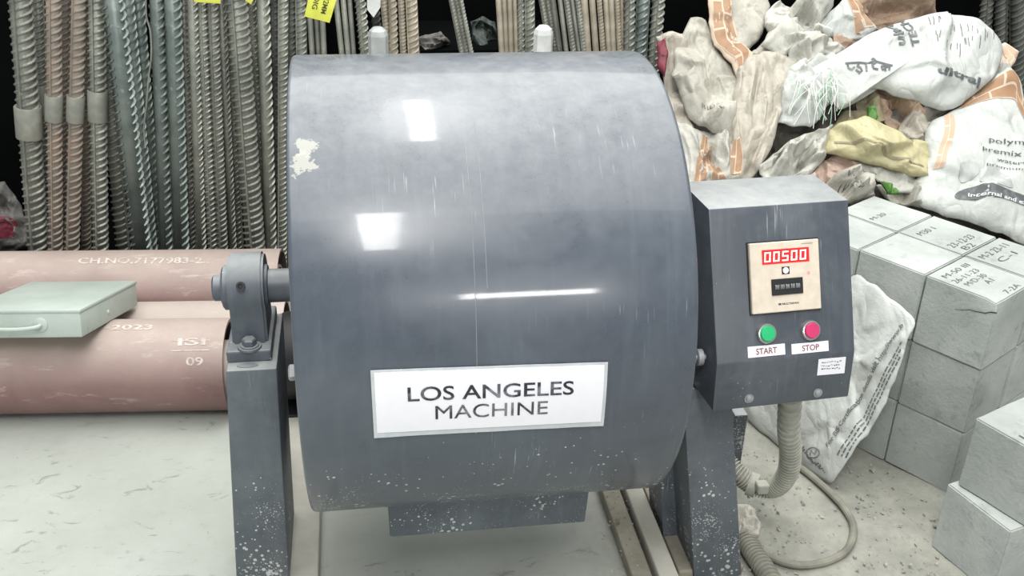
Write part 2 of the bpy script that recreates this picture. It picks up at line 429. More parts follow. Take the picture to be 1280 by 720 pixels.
# ------------------------------------------------------------------ floor and wall
def build_floor():
    bm = bmesh.new()
    xs = [-4, -2.5, -1.5] + [-1.0+0.05*i for i in range(0, 67)] + [2.6, 3.2, 4.2]
    ys = [-4, -2.5, -1.2] + [-0.6+0.05*i for i in range(0, 47)] + [2.0]
    def h(x, y):
        z = 0.0
        k = max(0, min(1, (x-0.72)/0.15))*max(0, min(1, (1.45-x)/0.3))
        z += k*0.006*noise.noise(Vector((x*9, y*9, 0)))
        return z
    g = [[bm.verts.new((x, y, h(x, y)-0.0)) for y in ys] for x in xs]
    for i in range(len(xs)-1):
        for j in range(len(ys)-1):
            bm.faces.new((g[i][j], g[i+1][j], g[i+1][j+1], g[i][j+1]))
    return from_bm('floor', bm, M['floor'], smooth=True, autosm=None, label='pale dusty cement floor with cracks and chipped patches', kind='structure')
build_floor()
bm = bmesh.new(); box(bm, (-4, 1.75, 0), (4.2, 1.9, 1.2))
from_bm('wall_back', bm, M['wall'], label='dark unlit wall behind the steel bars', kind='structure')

# ------------------------------------------------------------------ the machine
AX = 0.573; R = 0.36; L = 0.5375
mach = empty('abrasion_machine', (0.27, 0, 0), 'grey Los Angeles abrasion machine with big horizontal drum on two posts', 'machine')
bm = bmesh.new()
e = 0.006
lathe(bm, Vector((0, 0, AX)), Vector((1, 0, 0)), [(0.0, R-0.02), (0.0, R-e), (0.0008, R-e*0.5), (0.0025, R-e*0.15), (e, R), (L*0.25, R), (L*0.5, R), (L*0.75, R), (L-e, R), (L-0.0025, R-e*0.15), (L-0.0008, R-e*0.5), (L, R-e), (L, R-0.02)], n=160)
drum = from_bm('drum', bm, M['drum'], mach, smooth=True, autosm=50)
def cyl(x, ang, off=0.0):
    a = math.radians(ang); r = R+off
    return Vector((x, -r*math.cos(a), AX+r*math.sin(a)))
# seam weld along the drum circumference (faint ridge)
bm = bmesh.new()
for k in range(70):
    a0 = -10+k*1.5; a1 = a0+1.5
    x = 0.236
    if k >= 44: x = 0.252; a0 -= 44*1.5-34; a1 -= 44*1.5-34
    v = [bm.verts.new(cyl(x+dx, a, o)) for a in (a0, a1) for dx, o in ((-0.0004, 0.0002), (0, 0.0004), (0.0004, 0.0002))]
    bm.faces.new((v[0], v[1], v[4], v[3])); bm.faces.new((v[1], v[2], v[5], v[4]))
from_bm('seam', bm, M['steel'], drum, smooth=True)
# end hubs, shaft
def xl(name, x0, prof, mat, parent, n=32, y=0, z=AX, **k):
    bm = bmesh.new(); lathe(bm, Vector((x0, y, z)), Vector((1, 0, 0)), prof, n)
    return from_bm(name, bm, mat, parent, smooth=True, autosm=35, **k)
xl('shaft', -0.145, [(0, 0.017), (0.003, 0.021), (0.014, 0.021), (0.014, 0.026), (0.03, 0.027), (0.16, 0.027)], M['bearing'], mach)
xl('shaft', L-0.005, [(0, 0.027), (0.080, 0.027), (0.082, 0.024)], M['bearing'], mach)
xl('hub', -0.010, [(0, 0.05), (0.004, 0.055), (0.012, 0.055)], M['drum'], mach)
# end plate bolt heads on the drum's end faces
for k in range(3):
    a = math.radians(3.3+120*k)
    bm = bmesh.new(); lathe(bm, Vector((-0.012, -0.30*math.cos(a), AX+0.30*math.sin(a))), Vector((1, 0, 0)), [(0, 0.009), (0.002, 0.011), (0.013, 0.011)], 6)
    from_bm('bolt', bm, M['steel'], drum)
# name plate: clear sleeve with paper and lettering
def plate_pt(s, t, off):
    x = 0.097 + s*(0.412-0.097) + 0.001*(1-t)
    top = 8.0 - 1.1*s; bot = -8.75 - 0.75*s
    return cyl(x, bot + t*(top-bot), off)
def plate_patch(name, s0, s1, t0, t1, off, thick, mat, parent, label=None, nx=14, ny=10, wob=0.0):
    bm = bmesh.new()
    def P(i, j, o):
        s = s0+(s1-s0)*i/nx; t = t0+(t1-t0)*j/ny
        w = wob*noise.noise(Vector((s*7, t*4, 3.1)))
        edge = max(0, 1-min(i, nx-i)/2.0) + max(0, 1-min(j, ny-j)/2.0)
        return plate_pt(s, t, o+w*0.6+wob*0.5*edge)
    A = [[bm.verts.new(P(i, j, off+thick)) for j in range(ny+1)] for i in range(nx+1)]
    B = [[bm.verts.new(P(i, j, off)) for j in range(ny+1)] for i in range(nx+1)]
    for i in range(nx):
        for j in range(ny):
            bm.faces.new((A[i][j], A[i+1][j], A[i+1][j+1], A[i][j+1])); bm.faces.new((B[i][j], B[i][j+1], B[i+1][j+1], B[i+1][j]))
    for i in range(nx):
        bm.faces.new((B[i][0], B[i+1][0], A[i+1][0], A[i][0])); bm.faces.new((A[i][ny], A[i+1][ny], B[i+1][ny], B[i][ny]))
    for j in range(ny):
        bm.faces.new((A[0][j], A[0][j+1], B[0][j+1], B[0][j])); bm.faces.new((B[nx][j], B[nx][j+1], A[nx][j+1], A[nx][j]))
    return from_bm(name, bm, mat, parent, smooth=True, autosm=40, label=label)
plate_patch('name_sleeve', 0, 1, 0, 1, 0.001, 0.0016, M['plastic'], drum, 'clear plastic sleeve stuck on the drum', wob=0.0015)
plate_patch('name_card', 0.014, 0.985, 0.085, 0.965, 0.0026, 0.0018, M['paper'], drum, 'white card reading LOS ANGELES MACHINE')
def plate_text(s, s0, s1, t0, t1, bold):
    text_on('lettering', s, M['letter'], drum, lambda a, b: plate_pt(s0+a*(s1-s0), t0+b*(t1-t0), 0.0050), bold=bold, sub=0.2)
plate_text('LOS ANGELES', 0.148, 0.855, 0.555, 0.760, 0.010)
plate_text('MACHINE', 0.262, 0.745, 0.265, 0.475, 0.0)
# flange plate under the drum
bm = bmesh.new()
hexa(bm, [(0.117, -0.165, 0.180), (0.447, -0.165, 0.180), (0.447, -0.06, 0.172), (0.117, -0.06, 0.172),
          (0.115, -0.175, 0.275), (0.449, -0.175, 0.275), (0.449, -0.06, 0.24), (0.115, -0.06, 0.24)])
bevel(bm, 0.003)
from_bm('hatch_flange', bm, M['post'], mach)
# posts
def corner(px, py, y): return at(px, py, 1, y)
def post(name, xs_top, xs_bot, ztop, yf, yb, mat):
    bm = bmesh.new()
    (a, b), (c, d) = xs_bot, xs_top
    hexa(bm, [(a, yf-0.006, 0), (b, yf-0.006, 0), (b, yb+0.006, 0), (a, yb+0.006, 0), (c, yf, ztop), (d, yf, ztop), (d, yb, ztop), (c, yb, ztop)])
    bevel(bm, 0.004, 2)
    return from_bm(name, bm, mat, mach, smooth=True, autosm=30)
post('post', (-0.125, -0.047), (-0.151, -0.060), 0.478, -0.10, 0.085, M['post'])
post('post', (0.606, 0.690), (0.668, 0.760), 0.414, -0.13, 0.07, M['post'])
bm = bmesh.new(); hexa(bm, [(0.640, -0.03, 0), (0.668, -0.03, 0), (0.668, 0.07, 0), (0.640, 0.07, 0), (0.588, -0.03, 0.41), (0.612, -0.03, 0.41), (0.612, 0.07, 0.41), (0.588, 0.07, 0.41)])
from_bm('post_rib', bm, M['post'], mach)
# oval stain plate on post top
bm = bmesh.new(); lathe(bm, Vector((-0.093, -0.082, 0.4775)), Vector((0, 0, 1)), [(0, 0.017), (0.0012, 0.016)], 24)
for v in bm.verts: v.co.y = -0.086 + (v.co.y+0.082)*0.42
from_bm('stamp_mark', bm, M['bearing'], mach)
# bearing blocks
def bearing(x0, x1, zb, detail=True):
    xc = (x0+x1)/2
    bm = bmesh.new(); box(bm, (x0-0.008, -0.076, zb), (x1+0.006, 0.076, zb+0.02)); bevel(bm, 0.003)
    h = from_bm('bearing_base', bm, M['bearing'], mach)
    bm = bmesh.new()
    # housing outline: arch swept along x
    out = [(-0.052, zb+0.018), (-0.048, AX-0.02)] + [(-0.056*math.cos(math.radians(t)), AX+0.056*math.sin(math.radians(t))) for t in range(0, 181, 10)] + [(0.048, AX-0.02), (0.052, zb+0.018)]
    A = [bm.verts.new((x0, y, z)) for y, z in out]; B = [bm.verts.new((x1, y, z)) for y, z in out]
    n = len(out)
    bm.faces.new(A); bm.faces.new(B[::-1])
    for i in range(n):
        j = (i+1) % n; bm.faces.new((A[i], B[i], B[j], A[j]))
    bmesh.ops.recalc_face_normals(bm, faces=bm.faces)
    bmesh.ops.bevel(bm, geom=[ed for ed in bm.edges if abs(ed.verts[0].co.x-ed.verts[1].co.x) < 1e-6], offset=0.004, segments=2, affect='EDGES')
    hs = from_bm('bearing_housing', bm, M['bearing'], mach, smooth=True, autosm=35)
    xl('bearing_collar', x0-0.012, [(0, 0.032), (0.003, 0.036), (0.014, 0.036)], M['bearing'], mach)
    xl('bearing_collar', x1-0.002, [(0, 0.036), (0.006, 0.034), (0.007, 0.029)], M['bearing'], mach)
    for yy in (-0.063, 0.063):
        bm = bmesh.new()
        lathe(bm, Vector((xc, yy, zb+0.02)), Vector((0, 0, 1)), [(0, 0.019), (0.003, 0.018), (0.003, 0.015), (0.005, 0.0145)], 24)
        ws = from_bm('washer', bm, M['bearing'], h, smooth=True)
        bm = bmesh.new()
        lathe(bm, Vector((xc, yy, zb+0.025)), Vector((0, 0, 1)), [(0, 0.0115), (0.009, 0.0115), (0.011, 0.0095)], 6)
        from_bm('bolt', bm, M['bearing'], h)
    if detail:
        P = Vector((xc-0.005, -0.0535, AX+0.028)); d = Vector((0, -0.9, 0.42)).normalized()
        bm = bmesh.new(); lathe(bm, P, d, [(0, 0.007), (0.006, 0.007), (0.006, 0.004), (0.002, 0.0035)], 12)
        from_bm('set_screw', bm, M['black'], hs)
bearing(-0.117, -0.062, 0.478)
bearing(0.560, 0.602, 0.414, False)
# base channels running front to back on each side
def beam(x0, x1, z1, mat, y0=-0.42, y1=0.42):
    bm = bmesh.new(); box(bm, (x0, y0, 0), (x1, y1, z1)); bevel(bm, 0.004)
    return bm
M['plinth'] = mottled('dusty_plinth_cement', (186, 184, 174), (160, 158, 148), 6, 0.85)
M['brown_dust'] = mottled('brown_dusty_steel_channel', (150, 146, 132), (118, 114, 102), 9, 0.85)
from_bm('base_beam', beam(-0.152, -0.010, 0.045, None), M['plinth'], mach)
from_bm('base_beam', beam(0.640, 0.765, 0.016, None, -0.128), M['brown_dust'], mach)
from_bm('base_beam', beam(0.548, 0.585, 0.028, None), M['brown_dust'], mach)
from_bm('base_beam', beam(0.592, 0.628, 0.040, None), M['plinth'], mach)

# dark motor housing behind left post
mot = empty('electric_motor', (0.02, 0.50, 0), 'black electric motor on the floor behind the drum and left post', 'motor')
bm = bmesh.new(); lathe(bm, Vector((-0.10, 0.5, 0.15)), Vector((1, 0, 0)), [(0, 0.06), (0.004, 0.092), (0.02, 0.098), (0.26, 0.098), (0.275, 0.09), (0.28, 0.05)], 32)
from_bm('motor_body', bm, M['black'], mot, smooth=True)
bm = bmesh.new(); box(bm, (-0.098, 0.41, 0), (0.16, 0.60, 0.05)); bevel(bm, 0.004)
from_bm('motor_foot', bm, M['black'], mot)
for k in range(9):
    bm = bmesh.new(); lathe(bm, Vector((-0.05+0.022*k, 0.5, 0.15)), Vector((1, 0, 0)), [(0, 0.097), (0.002, 0.106), (0.006, 0.106), (0.008, 0.097)], 28)
    from_bm('cooling_fin', bm, M['black'], mot, smooth=True)

# ------------------------------------------------------------------ control box
ang = math.radians(4.3)
U = Vector((math.cos(ang), math.sin(ang), 0)); Wd = Vector((-math.sin(ang), math.cos(ang), 0)); Zv = Vector((0, 0, 1))
F0 = Vector((0.622, -0.106, 0.725)); BW = 0.237
cb = empty('control_box', (0.76, -0.06, 0.43), 'dark grey sloping control box with red counter and start stop buttons', 'control box')
prof = [(0.118, 0.725), (0.0, 0.725), (-0.097, 0.503), (-0.104, 0.421), (0.118, 0.421)]
def bp(u, w, z): return F0 + U*u + Wd*w + Zv*(z-0.725)
bm = bmesh.new()
A = [bm.verts.new(bp(0, w, z)) for w, z in prof]; B = [bm.verts.new(bp(BW, w, z)) for w, z in prof]
bm.faces.new(A); bm.faces.new(B[::-1])
for i in range(5):
    j = (i+1) % 5; bm.faces.new((A[i], B[i], B[j], A[j]))
bevel(bm, 0.003)
from_bm('housing', bm, M['panel'], cb, smooth=True, autosm=30)
# panel frame: u to the right, v down the slope
PV = (bp(0, -0.097, 0.503) - bp(0, 0, 0.725)).normalized(); PN = PV.cross(U).normalized()
if PN.y > 0: PN = -PN
def puv(px, py):
    q = onp(px, py, F0, PN) - F0
    return q.dot(U), q.dot(PV)
def pp(u, v, o=0.0): return F0 + U*u + PV*v + PN*o
def pslab(name, quad, o0, o1, mat, parent, bev=0.0008, label=None, px=True):
    q = [puv(*c) for c in quad] if px else quad
    u0_ = (q[0][0]+q[3][0])/2; u1_ = (q[1][0]+q[2][0])/2; v0_ = (q[0][1]+q[1][1])/2; v1_ = (q[2][1]+q[3][1])/2
    bm = bmesh.new()
    hexa(bm, [pp(u0_, v1_, o0), pp(u1_, v1_, o0), pp(u1_, v0_, o0), pp(u0_, v0_, o0), pp(u0_, v1_, o1), pp(u1_, v1_, o1), pp(u1_, v0_, o1), pp(u0_, v0_, o1)])
    if bev: bevel(bm, bev, 1)
    return from_bm(name, bm, mat, parent, label=label), (u0_, u1_, v0_, v1_)
cnt, (cu0, cu1, cv0, cv1) = pslab('counter', [(934, 305), (1020, 298), (1024, 386), (938, 392)], 0, 0.008, M['beige'], cb, 0.0012, 'beige square digital counter')
cw, ch = cu1-cu0, cv1-cv0
def cr(a0, a1, b0, b1): return [(cu0+cw*a0, cv0+ch*b0), (cu0+cw*a1, cv0+ch*b0), (cu0+cw*a1, cv0+ch*b1), (cu0+cw*a0, cv0+ch*b1)]
pslab('counter_gasket', [(932.5, 303.5), (1021.5, 296.5), (1025.5, 387.5), (936.5, 393.5)], 0, 0.002, M['black'], cnt, 0)
pslab('display', cr(0.17, 0.85, 0.105, 0.31), 0.007, 0.0085, M['red'], cnt, 0, 'red lit display', px=False)
SEG = {'0': 'abcdef', '5': 'acdfg'}
def digit(ch_, u, v, w, h):
    t = w*0.24; bm = bmesh.new()
    S = {'a': (0, w, 0, t), 'd': (0, w, h-t, h), 'g': (0, w, h/2-t/2, h/2+t/2), 'f': (0, t, 0, h/2), 'e': (0, t, h/2, h), 'b': (w-t, w, 0, h/2), 'c': (w-t, w, h/2, h)}
    for s in SEG[ch_]:
        a, b, c, d = S[s]; g = t*0.12; sk = lambda vv: (h-vv)*0.08
        q = [(u+a+g+sk(d), v+d-g), (u+b-g+sk(d), v+d-g), (u+b-g+sk(c), v+c+g), (u+a+g+sk(c), v+c+g)]
        hexa(bm, [pp(*x, 0.0084) for x in q] + [pp(*x, 0.0092) for x in q])
    from_bm('digit', bm, M['digit'], cnt)
for k, c in enumerate('00500'):
    digit(c, cu0+cw*(0.195+0.128*k), cv0+ch*0.135, cw*0.092, ch*0.145)
pslab('logo_square', cr(0.445, 0.555, 0.36, 0.465), 0.0078, 0.0086, M['black'], cnt, 0, px=False)
bm = bmesh.new(); lathe(bm, pp(cu0+cw*0.5, cv0+ch*0.412, 0.0084), PN, [(0, cw*0.042), (0.0006, cw*0.042)], 16)
from_bm('logo_dot', bm, M['paper'], cnt)
bm = bmesh.new(); lathe(bm, pp(cu0+cw*0.83, cv0+ch*0.47, 0.0075), PN, [(0, cw*0.022), (0.0015, cw*0.02)], 12)
from_bm('led', bm, M['led'], cnt)
fr, _ = pslab('thumbwheel_frame', cr(0.285, 0.735, 0.525, 0.755), 0.0075, 0.0105, M['black'], cnt, 0.0006, px=False)
for k in range(5):
    a = 0.325+0.075*k
    bm = bmesh.new()
    lathe(bm, pp(cu0+cw*(a+0.008), cv0+ch*0.64, 0.005), U, [(0, 0.0066), (cw*0.052, 0.0066)], 18)
    from_bm('thumbwheel', bm, M['steel'], cnt, smooth=True)
    text_on('thumbwheel_numeral', '0', M['black'], cnt, lambda x, y, a=a: pp(cu0+cw*(a+0.018+x*0.032), cv0+ch*(0.69-0.10*y), 0.0119))
text_on('maker_name', 'MULTISPAN', M['ink'], cnt, lambda x, y: pp(cu0+cw*(0.43+0.24*x), cv0+ch*(0.90-0.028*y), 0.0083), bold=0.03)
pslab('maker_mark', cr(0.375, 0.415, 0.872, 0.9), 0.0078, 0.0083, M['ink'], cnt, 0, px=False)
pslab('model_mark', cr(0.74, 0.91, 0.045, 0.06), 0.0078, 0.0083, M['beige2'], cnt, 0, px=False)
def button(px, py, mat, name):
    u, v = puv(px, py); P = pp(u, v, 0)
    bm = bmesh.new(); lathe(bm, P, PN, [(0, 0.0165), (0.004, 0.0165), (0.007, 0.0150), (0.0075, 0.0128), (0.005, 0.0125)], 32)
    bz = from_bm(name, bm, M['chrome'], cb, smooth=True, autosm=40)
    bm = bmesh.new(); lathe(bm, P, PN, [(0.003, 0.0124), (0.009, 0.0124), (0.0105, 0.0112), (0.0108, 0.001)], 32)
    from_bm('button_cap', bm, mat, bz, smooth=True, autosm=40)
button(957, 416.5, M['green_btn'], 'start_button')
button(1012, 412.5, M['pink_btn'], 'stop_button')
sl, (a0, a1, b0, b1) = pslab('start_label', [(934, 433), (981, 430), (981, 443.5), (935, 447)], 0, 0.001, M['paper'], cb, 0)
text_on('lettering', 'START', M['red_print'], sl, lambda x, y: pp(a0+(a1-a0)*(0.22+0.56*x), b1-(b1-b0)*(0.22+0.56*y), 0.0014), bold=0.01)
st, (c0, c1, d0, d1) = pslab('stop_label', [(989, 430), (1035, 426), (1035.5, 439), (989.5, 442.5)], 0, 0.001, M['paper'], cb, 0)
text_on('lettering', 'STOP', M['red_print'], st, lambda x, y: pp(c0+(c1-c0)*(0.28+0.46*x), d1-(d1-d0)*(0.22+0.56*y), 0.0014), bold=0.01)
# lower face: sticker and bolts
G0 = bp(0, -0.097, 0.503); GV = (bp(0, -0.104, 0.421)-G0).normalized(); GN = GV.cross(U).normalized()
if GN.y > 0: GN = -GN
def guv(px, py):
    q = onp(px, py, G0, GN)-G0
    return q.dot(U), q.dot(GV)
def gp(u, v, o=0): return G0+U*u+GV*v+GN*o
q = [guv(*c) for c in ((1023, 449), (1057, 446), (1055, 466), (1021, 469))]
q = [(u, max(v, 0.003)) for u, v in q]
bm = bmesh.new(); hexa(bm, [gp(*c, 0.0002) for c in q[::-1]] + [gp(*c, 0.0012) for c in q[::-1]])
ws = from_bm('white_sticker', bm, M['paper'], cb, label='small torn white sticker')
for k in range(4):
    s = ('serial no', 'date 2019', 'sr 4521 kg', 'machine')[k]
    def fn(x, y, k=k):
        a = 0.12+0.72*x; b = 0.16+0.2*k+0.13*(1-y)
        u = (q[0][0]*(1-a)+q[1][0]*a)*(1-b)+(q[3][0]*(1-a)+q[2][0]*a)*b; v = (q[0][1]*(1-a)+q[1][1]*a)*(1-b)+(q[3][1]*(1-a)+q[2][1]*a)*b
        return gp(u, v, 0.0016)
    if k < 3:
        bm = bmesh.new()
        rs = random.Random(k)
        x = 0.0
        while x < 0.9:      # illegible scribble strokes
            w = rs.uniform(0.05, 0.12); y0 = rs.uniform(0, 0.5)
            pts = [fn(x, y0), fn(min(x+w, 1), y0+rs.uniform(-0.1, 0.4)), fn(min(x+w, 1), y0+0.45), fn(x, y0+0.4)]
            vv = [bm.verts.new(p) for p in pts]; bm.faces.new(vv); x += w+rs.uniform(0.02, 0.06)
        from_bm('scribble', bm, M['ink'], ws)
for px, py in ((936, 498), (1022, 491)):
    u, v = guv(px, py)
    bm = bmesh.new(); lathe(bm, gp(u, v, 0), GN, [(0, 0.008), (0.0015, 0.008), (0.0015, 0.0058), (0.004, 0.005), (0.005, 0.002)], 12)
    from_bm('bolt', bm, M['steel'], cb, smooth=True, autosm=30)
# stud with two nuts out of the box side
S0 = at(893, 447, 0, 0.634)
xl('stud', 0.585, [(0, 0.005), (0.05, 0.005)], M['steel'], cb, n=12, y=S0.y+0.02, z=S0.z-0.01)
xl('stud_nut', 0.598, [(0, 0.012), (0.001, 0.0135), (0.009, 0.0135), (0.010, 0.012)], M['steel'], cb, n=20, y=S0.y+0.02, z=S0.z-0.01)
xl('stud_nut', 0.612, [(0, 0.012), (0.001, 0.0135), (0.009, 0.0135), (0.010, 0.012)], M['steel'], cb, n=20, y=S0.y+0.02, z=S0.z-0.01)

# conduit and cable
pts = [at(984, 500, 1, -0.10), at(986, 530, 1, -0.075), at(988, 565, 1, -0.03), at(984, 592, 1, 0.0), at(968, 609, 1, 0.025), at(944, 607, 1, 0.045), at(925, 594, 1, 0.06), at(905, 575, 1, 0.09)]
pts[0].z = 0.423
for p in pts: p.z = max(p.z, 0.025)
cp = catmull(pts, 46)
bm = bmesh.new(); tube(bm, cp, lambda t, i: 0.0188 + (0.0020, 0.0020, 0.0020, -0.0020, -0.0026, -0.0020)[i % 6], n=18)
con = from_bm('flexible_conduit', bm, M['conduit'], smooth=True, autosm=28, label='corrugated grey flexible conduit hanging from the control box', cat='conduit')
c0_ = cp[int(len(cp)*0.70)]; c1_ = cp[int(len(cp)*0.70)+6]
bm = bmesh.new(); lathe(bm, c0_, c1_-c0_, [(0, 0.021), (0, 0.024), (0.018, 0.024), (0.018, 0.021)], 20)
from_bm('clamp', bm, M['conduit'], con, smooth=True, autosm=30)
bm = bmesh.new(); box(bm, c0_+Vector((-0.012, -0.034, 0.004)), c0_+Vector((0.012, -0.012, 0.026))); bevel(bm, 0.004)
from_bm('clamp_lug', bm, M['conduit'], con)
cpts = [at(x, y, 2, 0.009) for x, y in ((985, 575), (1008, 590), (1040, 618), (1060, 642), (1067, 664), (1058, 688), (1030, 703), (995, 706), (962, 695), (940, 676), (930, 664))]
cpts += [Vector((cpts[-1].x-0.03, cpts[-1].y+0.03, 0.009))]
bm = bmesh.new(); tube(bm, catmull(cpts, 14), 0.0075, n=10)
from_bm('power_cable', bm, M['cable'], smooth=True, label='dusty grey cable looped on the floor below the control box', cat='cable')
cpts = [at(x, y, 2, 0.02) for x, y in ((932, 672), (940, 688), (952, 706), (966, 730), (978, 760))]
bm = bmesh.new(); tube(bm, catmull(cpts, 40), lambda t, i: 0.017+(0.003 if (i//4) % 2 else 0), n=14)
from_bm('ribbed_hose', bm, M['cable'], smooth=True, autosm=50, label='dusty ribbed hose lying on floor beside right post base', cat='hose')
bm = bmesh.new(); hexa(bm, [(0.822, 0.14, 0), (0.850, 0.14, 0), (0.850, 0.22, 0), (0.822, 0.22, 0), (0.822, 0.14, 0.165), (0.850, 0.14, 0.165), (0.850, 0.22, 0.165), (0.822, 0.22, 0.165)])
bevel(bm, 0.003)
from_bm('steel_stub', bm, M['post'], label='short dark steel upright standing behind the right post', cat='bracket')

# ------------------------------------------------------------------ pipes and tin box
def pipe(name, label, x0, x1, yc, xref, slope, rad, wall, mat, zc=None, group='red oxide steel pipes on the floor'):
    zc = rad if zc is None else zc
    P0 = Vector((x0, yc+slope*(x0-xref), zc)); P1 = Vector((x1, yc+slope*(x1-xref), zc))
    d = P1-P0; ln = d.length
    bm = bmesh.new()
    lathe(bm, P0, d, [(0, rad-wall), (0, rad), (ln*0.33, rad), (ln*0.66, rad), (ln, rad), (ln, rad-wall)], 72, cap=False)
    o = from_bm(name, bm, mat, smooth=True, autosm=35, label=label, cat='pipe', group=group)
    bm = bmesh.new()
    lathe(bm, P0, d, [(0, rad-wall), (ln, rad-wall)], 72, cap=False)
    for f in bm.faces: f.normal_flip()
    vs = [v.co.copy() for v in bm.verts]; bm.verts.index_update(); fs = [[v.index for v in f.verts][::-1] for f in bm.faces]; bm.free()
    make('pipe_bore', vs, fs, M['pipe_in'], o, smooth=True)
    def surf(x, angdeg, off=0.0008):
        a = math.radians(angdeg); r = rad+off
        y = yc+slope*(x-xref)
        return Vector((x, y-r*math.cos(a), zc+r*math.sin(a)))
    return o, surf
pf, sf = pipe('steel_pipe', 'nearest dusty pink steel pipe with 2023 painted on it', -1.05, -0.212, 0.570, -0.42, -0.077, 0.104, 0.007, M['pipe'])
pipe('inner_pipe', 'smaller pipe nested inside the nearest pink steel pipe', -1.0, -0.165, 0.570, -0.42, -0.077, 0.074, 0.006, M['pipe2'], zc=0.0815)
pm, smid = pipe('steel_pipe', 'plain pale pipe lying between the two marked pipes', -1.05, -0.10, 0.752, -0.3, -0.065, 0.078, 0.006, M['pipe2'])
pb, sb = pipe('steel_pipe', 'rear pale pink steel pipe with a painted white serial number', -1.05, -0.118, 0.95, -0.48, -0.07, 0.103, 0.007, M['pipe'])
pipe('inner_pipe', 'pale pipe nested inside the rear pink steel pipe', -1.0, -0.125, 0.95, -0.48, -0.07, 0.078, 0.006, M['pipe2'], zc=0.0855)
def pipe_px(surf, px, py):
    """pixel -> (x, angle) on a pipe, by search"""
    best = None
    d0 = ray(px, py).normalized()
    lo = (-1.2, 10.0, 0.0, 90.0)
    for it in range(4):
        cand = []
        for i in range(21):
            for j in range(21):
                x = lo[0]+(lo[1]-lo[0])*i/20 if it == 0 else lo[0]+(lo[1]-lo[0])*i/20
                a = lo[2]+(lo[3]-lo[2])*j/20
                if x > 0.2: continue
                v = (surf(x, a)-CAM).normalized(); cand.append(((v-d0).length, x, a))
        e_, x, a = min(cand)
        dx = (lo[1]-lo[0])/10; da = (lo[3]-lo[2])/10
        lo = (x-dx, x+dx, a-da, a+da)
    return x, a
def pipe_text(surf, parent, s, p0, p1, hdeg, bold=0.02, label=None):
    x0, a0 = pipe_px(surf, *p0); x1, a1 = pipe_px(surf, *p1)
    text_on('painted_marking', s, M['chalk'], parent, lambda u, v: surf(x0+(x1-x0)*u, a0+(a1-a0)*u+hdeg*v), bold=bold, sub=0.3, label=label)
pipe_text(sb, pb, 'CH.NO.7177983-2..', (98, 332), (262, 329), 12, 0.02)
pipe_text(sf, pf, '-2023', (130, 428), (190, 427), 10, 0.02)
pipe_text(sf, pf, '09', (233, 457), (254, 457), 10, 0.015)
pipe_text(sf, pf, 'ISI', (222, 432), (256, 431), 10, 0.015)
bm = bmesh.new()
x0_, a0_ = pipe_px(sf, 214, 439); x1_, a1_ = pipe_px(sf, 262, 438)
for da, hh in ((0, 1.3), (13, 1.0)):
    V = [bm.verts.new(sf(x0_+(x1_-x0_)*i/6, a0_+da+(a1_-a0_)*i/6+o)) for i in range(7) for o in (0, hh)]
    for i in range(6): bm.faces.new((V[2*i], V[2*i+2], V[2*i+3], V[2*i+1]))
from_bm('painted_marking', bm, M['chalk'], pf)

# tin box resting on the pipes
def tin():
    TN = Vector((0.0, 0.269, 0.963)).normalized(); TP = Vector((-0.5, 0.57, 0.2135)); hgt = 0.058
    fr_ = onp(103, 422, TP, TN); bk = onp(172, 382, TP, TN); fl = onp(-10, 423, TP, TN)
    dr = (bk-fr_).normalized(); dl = (fl-fr_).normalized()
    c_ = dr.dot(dl)            # share the deviation from a right angle between both edges
    dirb = (dr-dl*c_*0.5).normalized(); dirl = TN.cross(dirb).normalized()
    if dirl.x > 0: dirl = -dirl
    D = (bk-fr_).length; z0, z1 = 0.0, hgt
    Wt = 0.25
    o = empty('tin_box', fr_+dirl*Wt*0.5+dirb*D*0.5, 'pale green metal case with front handle lying on the pipes', 'case')
    def P(l, d, z): return fr_+dirl*l+dirb*d+TN*z
    bm = bmesh.new(); hexa(bm, [P(0, 0, 0), P(Wt, 0, 0), P(Wt, D, 0), P(0, D, 0), P(0, 0, z1-z0), P(Wt, 0, z1-z0), P(Wt, D, z1-z0), P(0, D, z1-z0)])
    bevel(bm, 0.004); from_bm('case_body', bm, M['tin'], o, smooth=True, autosm=30)
    h = z1-z0
    bm = bmesh.new(); hexa(bm, [P(-0.002, -0.002, h-0.006), P(Wt+.002, -0.002, h-0.006), P(Wt+.002, D+.002, h-0.006), P(-0.002, D+.002, h-0.006), P(-0.002, -0.002, h+.002), P(Wt+.002, -0.002, h+.002), P(Wt+.002, D+.002, h+.002), P(-0.002, D+.002, h+.002)])
    bevel(bm, 0.003); from_bm('lid', bm, M['tin'], o, smooth=True, autosm=30)
    n = -dirb
    hx = 0.085
    pts = [P(hx, 0, h*0.48), P(hx, -0.016, h*0.46), P(hx+0.03, -0.020, h*0.40), P(hx+0.075, -0.020, h*0.40), P(hx+0.105, -0.016, h*0.46), P(hx+0.105, 0, h*0.48)]
    bm = bmesh.new(); tube(bm, catmull(pts, 6), 0.0045, n=10); from_bm('handle', bm, M['tin'], o, smooth=True)
    for l in (hx, hx+0.105):
        bm = bmesh.new(); lathe(bm, P(l, 0.002, h*0.48), n, [(0, 0.016), (0.004, 0.0155), (0.006, 0.012)], 20); from_bm('handle_rose', bm, M['tin'], o, smooth=True, autosm=40)
    for l in (0.012, Wt*0.5):
        bm = bmesh.new(); lathe(bm, P(0.001, D*0.45, h*0.4), -dirl, [(0, 0.006), (0.004, 0.004)], 10); from_bm('rivet', bm, M['tin'], o)
        break
tin()

